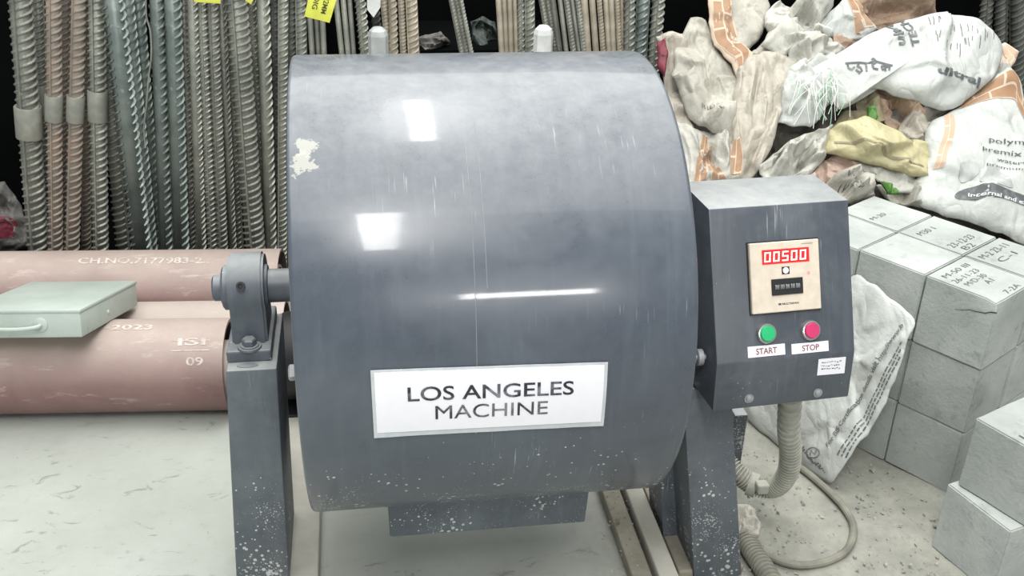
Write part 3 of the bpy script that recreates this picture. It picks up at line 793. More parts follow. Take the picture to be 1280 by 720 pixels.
# ------------------------------------------------------------------ reinforcing bars
BAR_LEN = 1.18
def bar_mesh(name, r, pitch, slant, hr, wr, seg, lug=True, sides=14, gap=8):
    bm = bmesh.new()
    lathe(bm, Vector((0, 0, 0)), Vector((0, 0, 1)), [(0, r), (BAR_LEN*0.5, r), (BAR_LEN, r)], sides)
    vs = [v.co.copy() for v in bm.verts]; bm.verts.index_update(); fs = [[v.index for v in f.verts] for f in bm.faces]; bm.free()
    smooth_n = len(fs)
    if pitch:
        for half in (0, 1):
            z = 0.01 + half*pitch*0.5
            while z < BAR_LEN-0.03:
                b0 = len(vs)
                for k in range(seg+1):
                    t = k/seg; th = math.radians(gap+(180-2*gap)*t) + half*math.pi
                    zz = z + slant*(t-0.5)*(1 if half == 0 else 1)*r*2
                    hh = hr*math.sin(math.pi*min(max(t, 0.04), 0.96))**0.6
                    for dz, rr in ((-wr, r*0.99), (-wr*0.3, r+hh), (wr*0.3, r+hh), (wr, r*0.99)):
                        vs.append(Vector((rr*math.cos(th), rr*math.sin(th), zz+dz)))
                for k in range(seg):
                    for q in range(3):
                        a = b0+k*4+q; fs.append([a, a+4, a+5, a+1])
                z += pitch
        if lug:
            for th in (0, math.pi):
                b0 = len(vs); w = r*0.13; h = r+hr*0.9
                c, s = math.cos(th), math.sin(th)
                for zz in (0.0, BAR_LEN):
                    for a, b in ((r*0.95, -w), (h, -w*0.6), (h, w*0.6), (r*0.95, w)):
                        vs.append(Vector((a*c-b*s, a*s+b*c, zz)))
                for q in range(3): fs.append([b0+q, b0+q+1, b0+q+5, b0+q+4])
    me = bpy.data.meshes.new(name); me.from_pydata([tuple(v) for v in vs], [], fs); me.update()
    me.polygons.foreach_set('use_smooth', [i < smooth_n-2 for i in range(len(fs))])
    me.materials.append(M['rebar'])
    return me
BAR = {
    'xl': (0.026, bar_mesh('rebar_xl', 0.026, 0.020, 0.55, 0.0050, 0.0048, 8)),
    'l': (0.0165, bar_mesh('rebar_l', 0.0165, 0.0185, 0.65, 0.0042, 0.0042, 8)),
    'm': (0.0125, bar_mesh('rebar_m', 0.0125, 0.0150, 0.7, 0.0034, 0.0032, 7)),
    'g': (0.0165, bar_mesh('rebar_g', 0.0165, 0.0215, 0.75, 0.0048, 0.0038, 7, lug=False, gap=38)),
    'gm': (0.0125, bar_mesh('rebar_gm', 0.0125, 0.0160, 0.8, 0.0038, 0.0028, 6, lug=False, gap=34)),
    's': (0.0070, bar_mesh('rebar_s', 0.0070, 0.0088, 0.6, 0.0012, 0.0019, 5)),
    'p': (0.0068, bar_mesh('rebar_p', 0.0068, 0, 0, 0, 0, 4, sides=12)),
}
PPM = 533.0
ORD = ['first', 'second', 'third', 'fourth', 'fifth', 'sixth', 'seventh', 'eighth', 'ninth', 'tenth', 'eleventh', 'twelfth', 'thirteenth', 'fourteenth', 'fifteenth', 'sixteenth', 'seventeenth', 'eighteenth', 'nineteenth', 'twentieth', 'twenty-first', 'twenty-second', 'twenty-third', 'twenty-fourth', 'twenty-fifth', 'twenty-sixth', 'twenty-seventh', 'twenty-eighth', 'twenty-ninth', 'thirtieth', 'thirty-first', 'thirty-second', 'thirty-third', 'thirty-fourth', 'thirty-fifth', 'thirty-sixth', 'thirty-seventh', 'thirty-eighth']
def bar(xt, yt, xb, yb, w, kind, Y, mat, spin, label, group):
    T = at(xt, yt, 1, Y); Bq = at(xb, yb, 1, Y)
    d = (T-Bq).normalized()
    foot = Bq - d*((Bq.z-0.0125)/d.z)
    r, me = BAR[kind]
    # width scale at this depth
    depth = (((T+Bq)*0.5)-CAM).dot(FWD)
    sc = (w*0.5*depth/FPX)/r
    if kind not in ('p',): sc *= 0.90
    o = bpy.data.objects.new('rebar' if kind != 'p' else 'steel_rod', me)
    COL.objects.link(o)
    o.location = foot
    q = Vector((0, 0, 1)).rotation_difference(d)
    o.rotation_mode = 'QUATERNION'
    from mathutils import Quaternion
    o.rotation_quaternion = q @ Quaternion((0, 0, 1), math.radians(spin))
    o.scale = (sc, sc, 1)
    o.material_slots[0].link = 'OBJECT'; o.material_slots[0].material = M[mat]
    tag(o, label, 'rebar' if kind != 'p' else 'rod', group)
    return o, foot, d, r*sc
def coupler(o, foot, d, rad, py0, py1, px, Y):
    z0 = at(px, py1, 1, Y).z; z1 = at(px, py0, 1, Y).z
    P = foot + d*((z0-0.0125)/d.z)
    bm = bmesh.new(); h = (z1-z0)/d.z; k = 1.34
    lathe(bm, P, d, [(0, rad*1.03), (0, rad*k*0.97), (0.002, rad*k), (h-0.002, rad*k), (h, rad*k*0.97), (h, rad*1.03)], 28, cap=False)
    bm.transform(o.matrix_basis.inverted())
    vs = [v.co.copy() for v in bm.verts]; bm.verts.index_update(); fs = [[v.index for v in f.verts] for f in bm.faces]; bm.free()
    c = make('coupler', vs, fs, M['coupler'], None, smooth=True, autosm=35)
    c.parent = o; c.matrix_parent_inverse = Matrix()
bm = bmesh.new(); box(bm, (-1.15, 1.062, 0), (2.3, 1.72, 0.012))  # added dark sheet; its colour stands in for shade between the bars
from_bm('bar_gap_shade', bm, M['wall'], label='added dark tray on the floor under the standing bars', cat='shading')
GL = 'steel bars standing behind the pipes'
C1 = [  # xt(py0), xb(py305), width, kind, Y, material, spin, coupler
    (25, 47, 27, 'xl', 1.16, 'rebar', 70, (133, 172, 32)),
    (47, 60, 13, 'm', 1.24, 'rebar', 0, (106, 142, 52)),
    (66, 69, 18, 'l', 1.15, 'rebar_rust', 80, (119, 151, 66)),
    (81, 76, 11, 'm', 1.24, 'rebar_rust', 20, None),
    (98, 90, 18, 'l', 1.15, 'rebar_rust', 60, (120, 152, 93)),
    (108, 108, 11, 'm', 1.26, 'rebar_rust', 20, None),
    (120, 125, 20, 'l', 1.15, 'rebar', 75, (113, 151, 122)),
    (125, 156, 22, 'l', 1.22, 'rebar', 130, None),
    (141, 176, 24, 'g', 1.12, 'rebar_green', 100, None),
    (158, 188, 17, 'g', 1.17, 'rebar_green', 60, None),
    (172, 197, 16, 'g', 1.215, 'rebar_green', 40, None),
    (196, 207, 18, 'g', 1.14, 'rebar_green', 65, None),
    (215, 226, 20, 'g', 1.13, 'rebar_green', 70, None),
    (229, 239, 12, 'm', 1.17, 'rebar', 10, None),
    (240, 251, 13, 'gm', 1.125, 'rebar', 80, None),
    (252, 265, 13, 'm', 1.13, 'rebar', 85, None),
    (265, 278, 13, 'm', 1.125, 'rebar', 70, None),
    (276, 290, 11, 'gm', 1.16, 'rebar', 70, None),
    (285, 299, 11, 'm', 1.20, 'rebar', 150, None),
    (295, 318, 25, 'l', 1.13, 'rebar', 75, None),
    (313, 331, 13, 'm', 1.19, 'rebar', 100, None),
    (328, 338, 16, 'g', 1.15, 'rebar', 60, None),
    (342, 347, 14, 'm', 1.18, 'rebar_dark', 90, None),
    (354, 353, 12, 'm', 1.14, 'rebar', 30, None),
]
for i, (xt, xb, w, kd, Y, mt, sp, cpl) in enumerate(C1):
    look = {'rebar': 'grey', 'rebar_rust': 'rusty brown', 'rebar_green': 'blue-grey', 'rebar_dark': 'dark'}[mt]
    thick = {'xl': 'very thick', 'l': 'thick', 'g': 'thick', 'm': 'slender', 'gm': 'slender', 's': 'thin'}[kd]
    lab = '%s ribbed %s bar%s, %s from left behind the pipes' % (thick, look, ' with a coupler sleeve' if cpl else '', ORD[i])
    o, ft, d, rr = bar(xt, 0, xb, 305, w, kd, Y, mt, sp, lab, GL)
    if cpl: coupler(o, ft, d, rr, cpl[0], cpl[1], cpl[2], Y)
C2 = [  # xt(py0), xb(py65), width, kind, Y, mat, spin
    (365, 364, 10, 'm', 1.16, 'rebar_dark', 60), (376, 377, 13, 'm', 1.15, 'rebar', 20),
    (386, 390, 7, 'p', 1.15, 'rebar', 0), (394, 398, 7, 'p', 1.16, 'rebar', 0), (402, 405, 7, 'p', 1.15, 'rebar', 0),
    (420, 427, 7, 'p', 1.15, 'rebar', 0), (429, 435, 7, 'p', 1.15, 'rebar', 0), (437, 442, 6, 'p', 1.15, 'rebar', 0),
    (450, 456, 13, 'm', 1.15, 'rebar', 80), (468, 473, 11, 'm', 1.24, 'rebar_dark', 50), (480, 486, 9, 's', 1.15, 'rebar_tan', 0),
    (490, 492, 11, 'm', 1.14, 'rebar_tan', 60), (501, 504, 9, 's', 1.15, 'rebar_tan', 40), (514, 517, 14, 'm', 1.15, 'rebar_tan', 20),
    (564, 577, 6, 's', 1.15, 'rebar', 0), (570, 583, 6, 's', 1.165, 'rebar', 30), (576, 589, 6, 's', 1.15, 'rebar', 60),
    (623, 627, 7, 'p', 1.15, 'rebar_tan', 0), (630, 633, 7, 'p', 1.155, 'rebar_tan', 0), (637, 639, 6, 'p', 1.15, 'rebar_tan', 0), (643, 645, 6, 'p', 1.16, 'rebar_tan', 0),
    (651, 652, 10, 'm', 1.16, 'rebar', 90), (662, 663, 12, 'm', 1.15, 'rebar', 15),
    (677, 688, 7, 's', 1.20, 'rebar', 0), (684, 695, 7, 's', 1.22, 'rebar', 0), (691, 700, 7, 'p', 1.20, 'rebar', 0),
    (700, 708, 6, 'p', 1.15, 'rebar', 0), (708, 717, 7, 's', 1.15, 'rebar', 0), (715, 724, 6, 'p', 1.16, 'rebar', 0), (722, 730, 7, 's', 1.15, 'rebar', 30), (730, 735, 9, 'p', 1.15, 'rebar_tan', 0),
    (740, 745, 8, 'p', 1.15, 'rebar_tan', 0), (749, 754, 7, 's', 1.15, 'rebar_tan', 20), (757, 761, 7, 'p', 1.155, 'rebar_tan', 0), (764, 767, 7, 'p', 1.15, 'rebar_tan', 0), (771, 774, 7, 's', 1.15, 'rebar_tan', 50), (777, 778, 6, 'p', 1.16, 'rebar_tan', 0),
    (787, 786, 14, 'l', 1.15, 'rebar', 75), (804, 801, 15, 'l', 1.15, 'rebar_green', 170), (823, 818, 16, 'l', 1.15, 'rebar', 75),
]
ctr = {}
for (xt, xb, w, kd, Y, mt, sp) in C2:
    key = 'rib' if kd != 'p' else 'rod'
    ctr[key] = ctr.get(key, 0)+1
    look = {'rebar': 'grey', 'rebar_tan': 'tan', 'rebar_green': 'blue-grey', 'rebar_dark': 'dark grey'}[mt]
    thick = {'l': 'thick', 'm': 'slender', 's': 'thin'}.get(kd, 'thin')
    if key == 'rib': lab = '%s ribbed %s bar, %s ribbed one from left above the drum' % (thick, look, ORD[ctr[key]-1])
    else: lab = 'thin smooth %s rod, %s smooth one from left above the drum' % (look, ORD[ctr[key]-1])
    bar(xt, 0, xb, 65, w, kd, Y, mt, sp, lab, 'steel bars standing behind the drum')
C3 = [(1234, 1226, 15, 1.30), (1252, 1250, 16, 1.28), (1272, 1272, 17, 1.26)]
for i, (xt, xb, w, Y) in enumerate(C3):
    bar(xt, 0, xb, 90, w, 'l', Y, 'rebar_dark', 70+40*i, 'dark ribbed bar, %s of three standing right of the sacks' % ORD[i], 'steel bars right of the sacks')

# thin tie wire between bars
wp = [at(x, y, 1, 1.095) for x, y in ((182, -10), (183, 20), (188, 40), (189, 70), (186, 95), (183, 130), (180, 160), (182, 185))]
bm = bmesh.new(); tube(bm, catmull(wp, 6), 0.0022, n=6)
from_bm('tie_wire', bm, M['rebar'], smooth=True, label='thin bent tie wire hanging among the blue-grey bars', cat='wire')

# white rack posts behind the drum
def octpost(name, px, pytop, Y, hw, mat, label):
    T = at(px, pytop, 1, Y); bm = bmesh.new()
    prof = [(0, hw), (T.z-0.02, hw), (T.z-0.008, hw*0.86), (T.z, hw*0.5)]
    lathe(bm, Vector((T.x, Y, 0)), Vector((0, 0, 1)), prof, 8)
    return from_bm(name, bm, mat, label=label, cat='post', group='painted rack posts behind the drum')
octpost('rack_post', 472, 34, 1.03, 0.0245, M['grey_post'], 'pale grey octagonal post behind drum, below the pointed white strip')
octpost('rack_post', 679.5, 32, 1.03, 0.0245, M['white_post'], 'bright white octagonal post with rounded top behind the drum')
T = [at(x, y, 1, 1.05) for x, y in ((467, 22), (459, 12), (458, -60), (476, -60), (475.5, 9))]
bm = bmesh.new(); a = [bm.verts.new(p) for p in T]; b = [bm.verts.new(p+Vector((0, 0.012, 0))) for p in T]
bm.faces.new(a); bm.faces.new(b[::-1])
for i in range(5): bm.faces.new((a[i], a[(i+1) % 5], b[(i+1) % 5], b[i]))
from_bm('pointed_strip', bm, M['white_post'], label='white strip with pointed lower end hanging among the bars', cat='strip')
# yellow tags
def tagcard(quad, Y, label, texts=()):
    P = [at(x, y, 1, Y) for x, y in quad]
    bm = bmesh.new(); n = 8
    def S(u, v, o):
        p = (P[0]*(1-u)+P[1]*u)*(1-v)+(P[3]*(1-u)+P[2]*u)*v
        return p + Vector((0, -0.006*math.sin(v*2.2)+o, 0))
    A = [[bm.verts.new(S(i/n, j/n, 0)) for j in range(n+1)] for i in range(n+1)]
    B = [[bm.verts.new(S(i/n, j/n, 0.0012)) for j in range(n+1)] for i in range(n+1)]
    for i in range(n):
        for j in range(n):
            bm.faces.new((A[i][j], A[i][j+1], A[i+1][j+1], A[i+1][j])); bm.faces.new((B[i][j], B[i+1][j], B[i+1][j+1], B[i][j+1]))
    for i in range(n):
        bm.faces.new((A[i][0], A[i+1][0], B[i+1][0], B[i][0])); bm.faces.new((A[i][n], B[i][n], B[i+1][n], A[i+1][n]))
        bm.faces.new((A[0][i], B[0][i], B[0][i+1], A[0][i+1])); bm.faces.new((A[n][i], A[n][i+1], B[n][i+1], B[n][i]))
    o = from_bm('yellow_tag', bm, M['yellow'], smooth=True, label=label, cat='tag', group='yellow size tags tied to the bars')
    for s, u0, v0, v1, wd in texts:   # text runs down the card, letters turned a quarter
        text_on('lettering', s, M['pen'], o, lambda a, b: S(u0+wd*b, v0+(v1-v0)*a, -0.0008), bold=0.012)
tagcard([(390, -22), (424, -13), (412, 28), (380.5, 20)], 1.085, 'yellow tag with upside handwriting MM hanging above the drum', (('32MM', 0.56, 0.30, 0.78, 0.20), ('DIG', 0.20, 0.34, 0.72, 0.20)))
tagcard([(240, -20), (275, -18), (276, 4), (243, 2)], 1.07, 'wide yellow tag edge at the top among blue-grey bars')
tagcard([(306, -20), (324, -16), (314, 5), (307, 0)], 1.07, 'small pointed yellow tag corner hanging at the top')

# ------------------------------------------------------------------ concrete cubes
S = 0.15
def cube_obj(O, phi, label, group, seed, chip=None):
    e1 = Vector((math.cos(phi), -math.sin(phi), 0)); e2 = Vector((math.sin(phi), math.cos(phi), 0))
    g = 0.0012; rs = random.Random(seed)
    bm = bmesh.new()
    def P(a, b, c): return O+e1*(g+a*(S-2*g))+e2*(g+b*(S-2*g))+Vector((0, 0, -S+c*(S-0.0004)))
    hexa(bm, [P(0, 0, 0), P(1, 0, 0), P(1, 1, 0), P(0, 1, 0), P(0, 0, 1), P(1, 0, 1), P(1, 1, 1), P(0, 1, 1)])
    bmesh.ops.recalc_face_normals(bm, faces=bm.faces)
    bmesh.ops.subdivide_edges(bm, edges=list(bm.edges), cuts=5, use_grid_fill=True)
    sharp = [ed for ed in bm.edges if ed.calc_face_angle(0) > 0.5]
    bmesh.ops.bevel(bm, geom=sharp, offset=0.0025, segments=2, affect='EDGES')
    c = P(0.5, 0.5, 0.5)
    for v in bm.verts:
        n = noise.noise(v.co*38+Vector((seed, 0, 0)))*0.0012 + noise.noise(v.co*11+Vector((0, seed, 0)))*0.0010
        v.co += (c-v.co).normalized()*abs(n)
        if chip:
            q = P(*chip); dd = (v.co-q).length
            if dd < 0.026: v.co += (c-v.co).normalized()*(0.026-dd)*0.55
    o = from_bm('concrete_cube', bm, M['concrete'], smooth=True, autosm=40, label=label, cat='cube', group=group)
    return o, e1, e2
def scrawl(parent, O, e1, e2, lines):
    """handwriting on a cube's top: each line (text, a (along e1), b0, b1 (along e2), height)"""
    for s, a, b0, b1, h in lines:
        text_on('handwriting', s, M['cube_ink'], parent, lambda x, y: O+e1*((a-h*y)*S)+e2*((b0+(b1-b0)*x*0.9)*S)+Vector((0, 0, 0.0006)), bold=-0.012)
PHI = 1.001
O0 = Vector((1.188, 0.17, 0.45))
E1 = Vector((math.cos(PHI), -math.sin(PHI), 0))*S; E2 = Vector((math.sin(PHI), math.cos(PHI), 0))*S
lev = ['top', 'middle', 'bottom']
GC = 'concrete cubes in the tall stack'
for j in (0, 1):
    for i in (-2, -1, 0):
        for k in range(3):
            O = O0+E1*i+E2*j-Vector((0, 0, S*k))
            if j == 0 and k == 0:
                lab = {-2: 'grey concrete cube half hidden right behind the control box, top layer', -1: 'grey concrete cube with plain top, left of the cracked corner cube', 0: 'cracked grey concrete cube with four handwritten lines, top corner of stack'}[i]
            elif j == 0:
                lab = {-2: 'grey concrete cube behind the white floor sack, far left, %s layer', -1: 'grey concrete cube mostly hidden by the white floor sack, %s layer', 0: 'plain grey concrete cube under the cracked corner cube, %s layer'}[i] % lev[k]
            elif k == 0:
                lab = {-2: 'pale concrete cube top nearest the crumpled sacks, back row left', -1: 'concrete cube with dark handwriting, back row beside the printed sack', 0: 'concrete cube with handwriting cut by the right frame edge, back row'}[i]
            else: lab = 'grey concrete cube inside the back row under the top layer'
            dz = random.uniform(-0.002, 0.002)
            sh = E1*0.0 + E2*(random.uniform(0, 0.03) if k == 0 and j == 0 and i != 0 else (0.012*k if j == 0 else 0))*0
            O = O+E1*random.uniform(-0.008, 0.008)+E2*random.uniform(-0.02, 0.02)
            o, e1, e2 = cube_obj(O, PHI+random.uniform(-0.012, 0.012), lab, GC, i*7+j*3+k*11+50, chip=(1, 0, 1) if (i, j, k) == (0, 0, 0) else None)
            if (i, j, k) == (0, 0, 0):
                scrawl(o, O, e1, e2, [('M-50 III', 0.22, 0.14, 0.84, 0.085), ('26-11-23', 0.38, 0.10, 0.78, 0.085), ('M/D-30', 0.52, 0.16, 0.70, 0.085), ('A1', 0.65, 0.42, 0.60, 0.085), ('7-2A', 0.94, 0.35, 0.75, 0.08)])
                # crack: thin dark groove strip on the front-left face near the corner
                bm = bmesh.new(); prev = None
                cr_pts = [(1.0, 0.86), (0.92, 0.84), (0.86, 0.80), (0.74, 0.775), (0.66, 0.765), (0.56, 0.72), (0.48, 0.70)]
                for a, c in cr_pts:
                    w = 0.0022*(a-0.44)+0.0003
                    p = [bm.verts.new(O+e1*a*S+e2*(0.0004)+Vector((0, 0, (c-1)*S+s*w)) - e2*0.0006) for s in (1, -1)]
                    if prev: bm.faces.new((prev[0], p[0], p[1], prev[1]))
                    prev = p
                from_bm('crack', bm, M['ink'], o)
            if (i, j, k) == (-1, 1, 0): scrawl(o, O, e1, e2, [('M30 1', 0.30, 0.15, 0.6, 0.10), ('23-12-23', 0.80, 0.12, 0.8, 0.11), ('B2', 0.95, 0.2, 0.5, 0.10)])
            if (i, j, k) == (0, 1, 0): scrawl(o, O, e1, e2, [('M-2 23-11', 0.25, 0.10, 0.9, 0.11), ('C-1', 0.45, 0.2, 0.7, 0.10)])
            if (i, j, k) == (-2, 1, 0): scrawl(o, O, e1, e2, [('M-20', 0.55, 0.1, 0.5, 0.08)])
GN_ = 'concrete cubes in the near stack'
o, e1, e2 = cube_obj(Vector((1.168, -0.105, 0.30)), math.radians(66), 'nearest pitted concrete cube with bright top at right frame edge', GN_, 91)
scrawl(o, Vector((1.168, -0.105, 0.30)), e1, e2, [('12-23', 0.62, 0.12, 0.7, 0.12)])
cube_obj(Vector((1.152, -0.098, 0.15)), math.radians(74), 'smooth concrete cube on the floor under the nearest pitted cube', GN_, 97)

# ------------------------------------------------------------------ sacks
class Plane:
    def __init__(s, P, N):
        s.P = P; s.N = N.normalized()
        s.U = Vector((1, 0, 0)); s.U = (s.U-s.N*s.U.dot(s.N)).normalized(); s.V = s.N.cross(s.U)
    def uv(s, px, py):
        q = onp(px, py, s.P, s.N)-s.P
        return Vector((q.dot(s.U), q.dot(s.V)))
    def pt(s, u, v, h=0): return s.P+s.U*u+s.V*v+s.N*h
PILE_N = Vector((-0.06, -0.66, 0.75)).normalized()
PILE_P = Vector((1.2, 0.63, 0.43))
def fold(p, seed, f):
    q = Vector((p.x*f+seed*3.7, p.y*f-seed*1.9, seed))
    w = Vector((noise.noise(q*0.6), noise.noise(q*0.6+Vector((9, 4, 2))), 0))*0.7
    a = 1-abs(noise.noise(q+w))*2.2
    b = 1-abs(noise.noise(q*2.3+w*2+Vector((5, 1, 7))))*2.0
    # folded facets: random tilted planes on cells, blended near the creases
    fac = 0.0
    for sc, am in ((0.8, 1.0), (2.0, 0.34)):
        g = (q+w*0.5)*sc; g.z = seed*1.3
        dist, pts = noise.voronoi(g)
        hs = []
        for k in (0, 1):
            c = pts[k]; t = Vector((noise.noise(c*7.3+Vector((3, 8, 1))), noise.noise(c*7.3+Vector((1, 2, 9))), 0))
            hs.append(noise.noise(c*5.1)*0.8+t.dot(g-c)*5.0)
        k = max(0.0, min(1.0, 0.5+(dist[1]-dist[0])/0.10))
        fac += am*(hs[0]*k+hs[1]*(1-k))
    return a*0.36+b*0.10-0.25+fac*0.8
class Sack:
    def __init__(s, name, label, poly, off, mat, thick=0.05, crumple=0.02, f=9.0, seed=1, plane=None, zoom=True, cat='sack', group='crumpled cement sacks in the heap', stretch=(1, 1), smooth_n=5, rot=0, parent=None, grow=1.10, angular=True, ff=1.0):
        s.pl = plane or Plane(PILE_P+PILE_N*off, PILE_N)
        if zoom: poly = [(820+x/2.7696, y/2.7696) for x, y in poly]
        uvp = [s.pl.uv(*p) for p in poly]
        if grow != 1:
            c_ = sum(uvp, Vector((0, 0)))/len(uvp); uvp = [c_+(p-c_)*grow for p in uvp]
        if angular:
            loop = [uvp[i].lerp(uvp[(i+1) % len(uvp)], k/(smooth_n+2)) for i in range(len(uvp)) for k in range(smooth_n+2)]
        else: loop = catmull(uvp, smooth_n, closed=True)
        # roughen outline
        c = sum(loop, Vector((0, 0)))/len(loop)
        loop = [p+(p-c).normalized()*0.006*noise.noise(Vector((p.x*30, p.y*30, seed))) for p in loop]
        n = len(loop); K = 30
        vs = []; fs = []
        cr_, sr_ = math.cos(rot), math.sin(rot)
        f *= ff
        def h(p, t, side):
            base = thick*0.55*math.sqrt(max(0, 1-t**3))
            p2 = Vector(((p.x*cr_-p.y*sr_)*stretch[0], (p.x*sr_+p.y*cr_)*stretch[1]))
            fo = fold(p2, seed, f)*crumple*1.5*(1-t**6*0.45)
            fo += 0.10*crumple*noise.noise(Vector((p2.x*f*5, p2.y*f*5, seed+3)))*(1-t**4)
            return base+fo if side > 0 else -base*0.35+fo*0.6-0.004
        for side in (1, -1):
            b0 = len(vs)
            vs.append(s.pl.pt(c.x, c.y, h(c, 0, side)))
            for k in range(1, K+1):
                t = k/K
                for p in loop:
                    q = c+(p-c)*t
                    hh = h(q, t, side)
                    if k == K: hh = h(q, 1, 1)+(0 if side > 0 else -0.003)
                    vs.append(s.pl.pt(q.x, q.y, hh))
            for i in range(n):
                j = (i+1) % n
                f_ = [b0, b0+1+i, b0+1+j]; fs.append(f_ if side > 0 else f_[::-1])
                for k in range(K-1):
                    a = b0+1+k*n
                    f_ = [a+i, a+n+i, a+n+j, a+j]; fs.append(f_ if side > 0 else f_[::-1])
        ra = 1+(K-1)*n; rb = 1+K*n+1+(K-1)*n
        for i in range(n):
            j = (i+1) % n; fs.append([ra+i, rb+i, rb+j, ra+j])
        s.vs, s.fs = vs, fs
        s.zoom = zoom
        s.bvh = BVHTree.FromPolygons([tuple(v) for v in vs], fs)
        s.obj = make(name, vs, fs, mat, parent, smooth=True, label=label, cat=cat, group=group)
    def px(s, x, y): return (820+x/2.7696, y/2.7696) if s.zoom else (x, y)
    def drop(s, uv, off=0.0016):
        O = s.pl.pt(uv.x, uv.y, 0.5)
        hit = s.bvh.ray_cast(O, -s.pl.N)
        return None if hit[0] is None else hit[0]+s.pl.N*off
    def band(s, name, left, right, mat, n=40, mcol=8, uvs=1.0):
        A = [s.pl.uv(*s.px(*p)) for p in left]; B = [s.pl.uv(*s.px(*p)) for p in right]
        A = catmull(A, n//(len(A)-1)); B = catmull(B, n//(len(B)-1))
        N = min(len(A), len(B))
        vs, fs, uv = [], [], []
        ok = {}
        run = 0
        for i in range(N):
            if i: run += ((A[i]+B[i])-(A[i-1]+B[i-1])).length*0.5
            wd = (A[i]-B[i]).length
            for j in range(mcol+1):
                p = s.drop(A[i].lerp(B[i], j/mcol))
                if p is not None:
                    ok[(i, j)] = len(vs); vs.append(p); uv.append((run*uvs, (j/mcol)*0.085*1.0))
        for i in range(N-1):
            for j in range(mcol):
                k = [(i, j), (i+1, j), (i+1, j+1), (i, j+1)]
                if all(q in ok for q in k): fs.append([ok[q] for q in k])
        if not fs: return
        o = make(name, vs, fs, mat, s.obj, smooth=True)
        ul = o.data.uv_layers.new(name='UVMap')
        for lp in o.data.loops: ul.data[lp.index].uv = uv[lp.vertex_index]
        return o
    def text(s, t, p0, p1, hpx, mat, bold=0.0, name='printed_lettering', flip=1):
        """baseline from p0 to p1, letter height hpx (in same units)"""
        a = s.pl.uv(*s.px(*p0)); b = s.pl.uv(*s.px(*p1))
        d = b-a; nrm = Vector((-d.y, d.x)).normalized()*flip
        sc = (s.pl.uv(*s.px(p0[0]+hpx, p0[1]))-a).length
        text_on(name, t, mat, s.obj, lambda x, y: s.drop(a+d*x+nrm*(sc*y), 0.0030), bold=bold, sub=0.16)
    def patch(s, name, poly, mat):
        P = [s.pl.uv(*s.px(*p)) for p in poly]; P = catmull(P, 4, closed=True)
        c = sum(P, Vector((0, 0)))/len(P); K = 6; n = len(P)
        pts = [c]+[c+(p-c)*(k/K) for k in range(1, K+1) for p in P]
        D = [s.drop(q) for q in pts]
        fs = [[0, 1+i, 1+(i+1) % n] for i in range(n)]
        for k in range(K-1):
            for i in range(n):
                a = 1+k*n; j = (i+1) % n; fs.append([a+i, a+n+i, a+n+j, a+j])
        fs = [f for f in fs if all(D[i] is not None for i in f)]
        return make(name, [p if p else Vector((0, 0, 0)) for p in D], fs, mat, s.obj, smooth=True)

# underlying heap body
bm = bmesh.new()
NX, NY = 60, 40
hp = Plane(PILE_P-PILE_N*0.035, PILE_N)
def hp_pt(i, j):
    u = -0.36+0.86*i/NX; v = -0.20+0.66*j/NY
    p = hp.pt(u, v, 0.03*fold(Vector((u, v)), 17, 9)-0.12*max(0, (j/NY-0.72))*2)
    k = (p-O0).dot(E2.normalized())
    if k < 2*S+0.012 and p.x > 0.80: p += E2.normalized()*(2*S+0.012-k)
    return p
G = [[bm.verts.new(hp_pt(i, j)) for j in range(NY+1)] for i in range(NX+1)]
for i in range(NX):
    for j in range(NY): bm.faces.new((G[i][j], G[i+1][j], G[i+1][j+1], G[i][j+1]))
edge = [G[i][0] for i in range(NX+1)]+[G[NX][j] for j in range(1, NY+1)]+[G[i][NY] for i in range(NX-1, -1, -1)]+[G[0][j] for j in range(NY-1, 0, -1)]
low = [bm.verts.new((v.co.x, v.co.y, 0.0)) for v in edge]
for i in range(len(edge)):
    j = (i+1) % len(edge); bm.faces.new((edge[i], edge[j], low[j], low[i]))
bm.faces.new(low)
from_bm('sack_heap', bm, M['s_dark'], smooth=True, label='dark jumble of crumpled sacks packed under the visible ones', cat='sack heap', kind='stuff')

sk = {}
def SK(key, *a, **k):
    sk[key] = Sack(*a, **k); return sk[key]
SK('dust', 'cement_sack', 'grey sack strip squeezed between drum edge and the sacks', [(10, 130), (60, 125), (105, 140), (95, 300), (130, 420), (120, 520), (70, 420), (30, 260)], -0.02, M['s_beige'], 0.02, 0.02, 10, 2)
SK('maroon', 'red_packet', 'small maroon packet wedged beside the drum top', [(5, 150), (30, 140), (38, 200), (28, 260), (5, 230)], 0.005, M['s_maroon'], 0.012, 0.01, 12, 3, cat='packet', group=None)
SK('tan', 'cement_sack', 'translucent brown sack at the top behind the big white sack', [(690, 0), (780, -25), (890, -20), (945, 45), (960, 75), (800, 95), (740, 75), (700, 45)], -0.02, M['s_brown'], 0.03, 0.03, 10, 4, stretch=(0.6, 1.8))
SK('grey_up', 'cement_sack', 'flat grey sack at top beside the orange brick gusset', [(200, -30), (370, -30), (392, 20), (385, 75), (352, 130), (300, 190), (225, 150)], -0.01, M['s_grey'], 0.03, 0.012, 6, 5)
b = SK('gusset', 'cement_sack', 'sack edge with orange brick print hanging down at top left', [(186, -40), (255, -40), (262, 60), (285, 140), (328, 185), (308, 225), (285, 270), (262, 215), (205, 155), (188, 80)], 0.012, M['brick'], 0.012, 0.010, 10, 6)
b.band('printed_band', [(190, -35), (192, 60), (205, 150), (268, 210), (287, 260)], [(258, -35), (264, 60), (288, 140), (320, 185), (300, 235)], M['brick'], n=44, uvs=1.0)
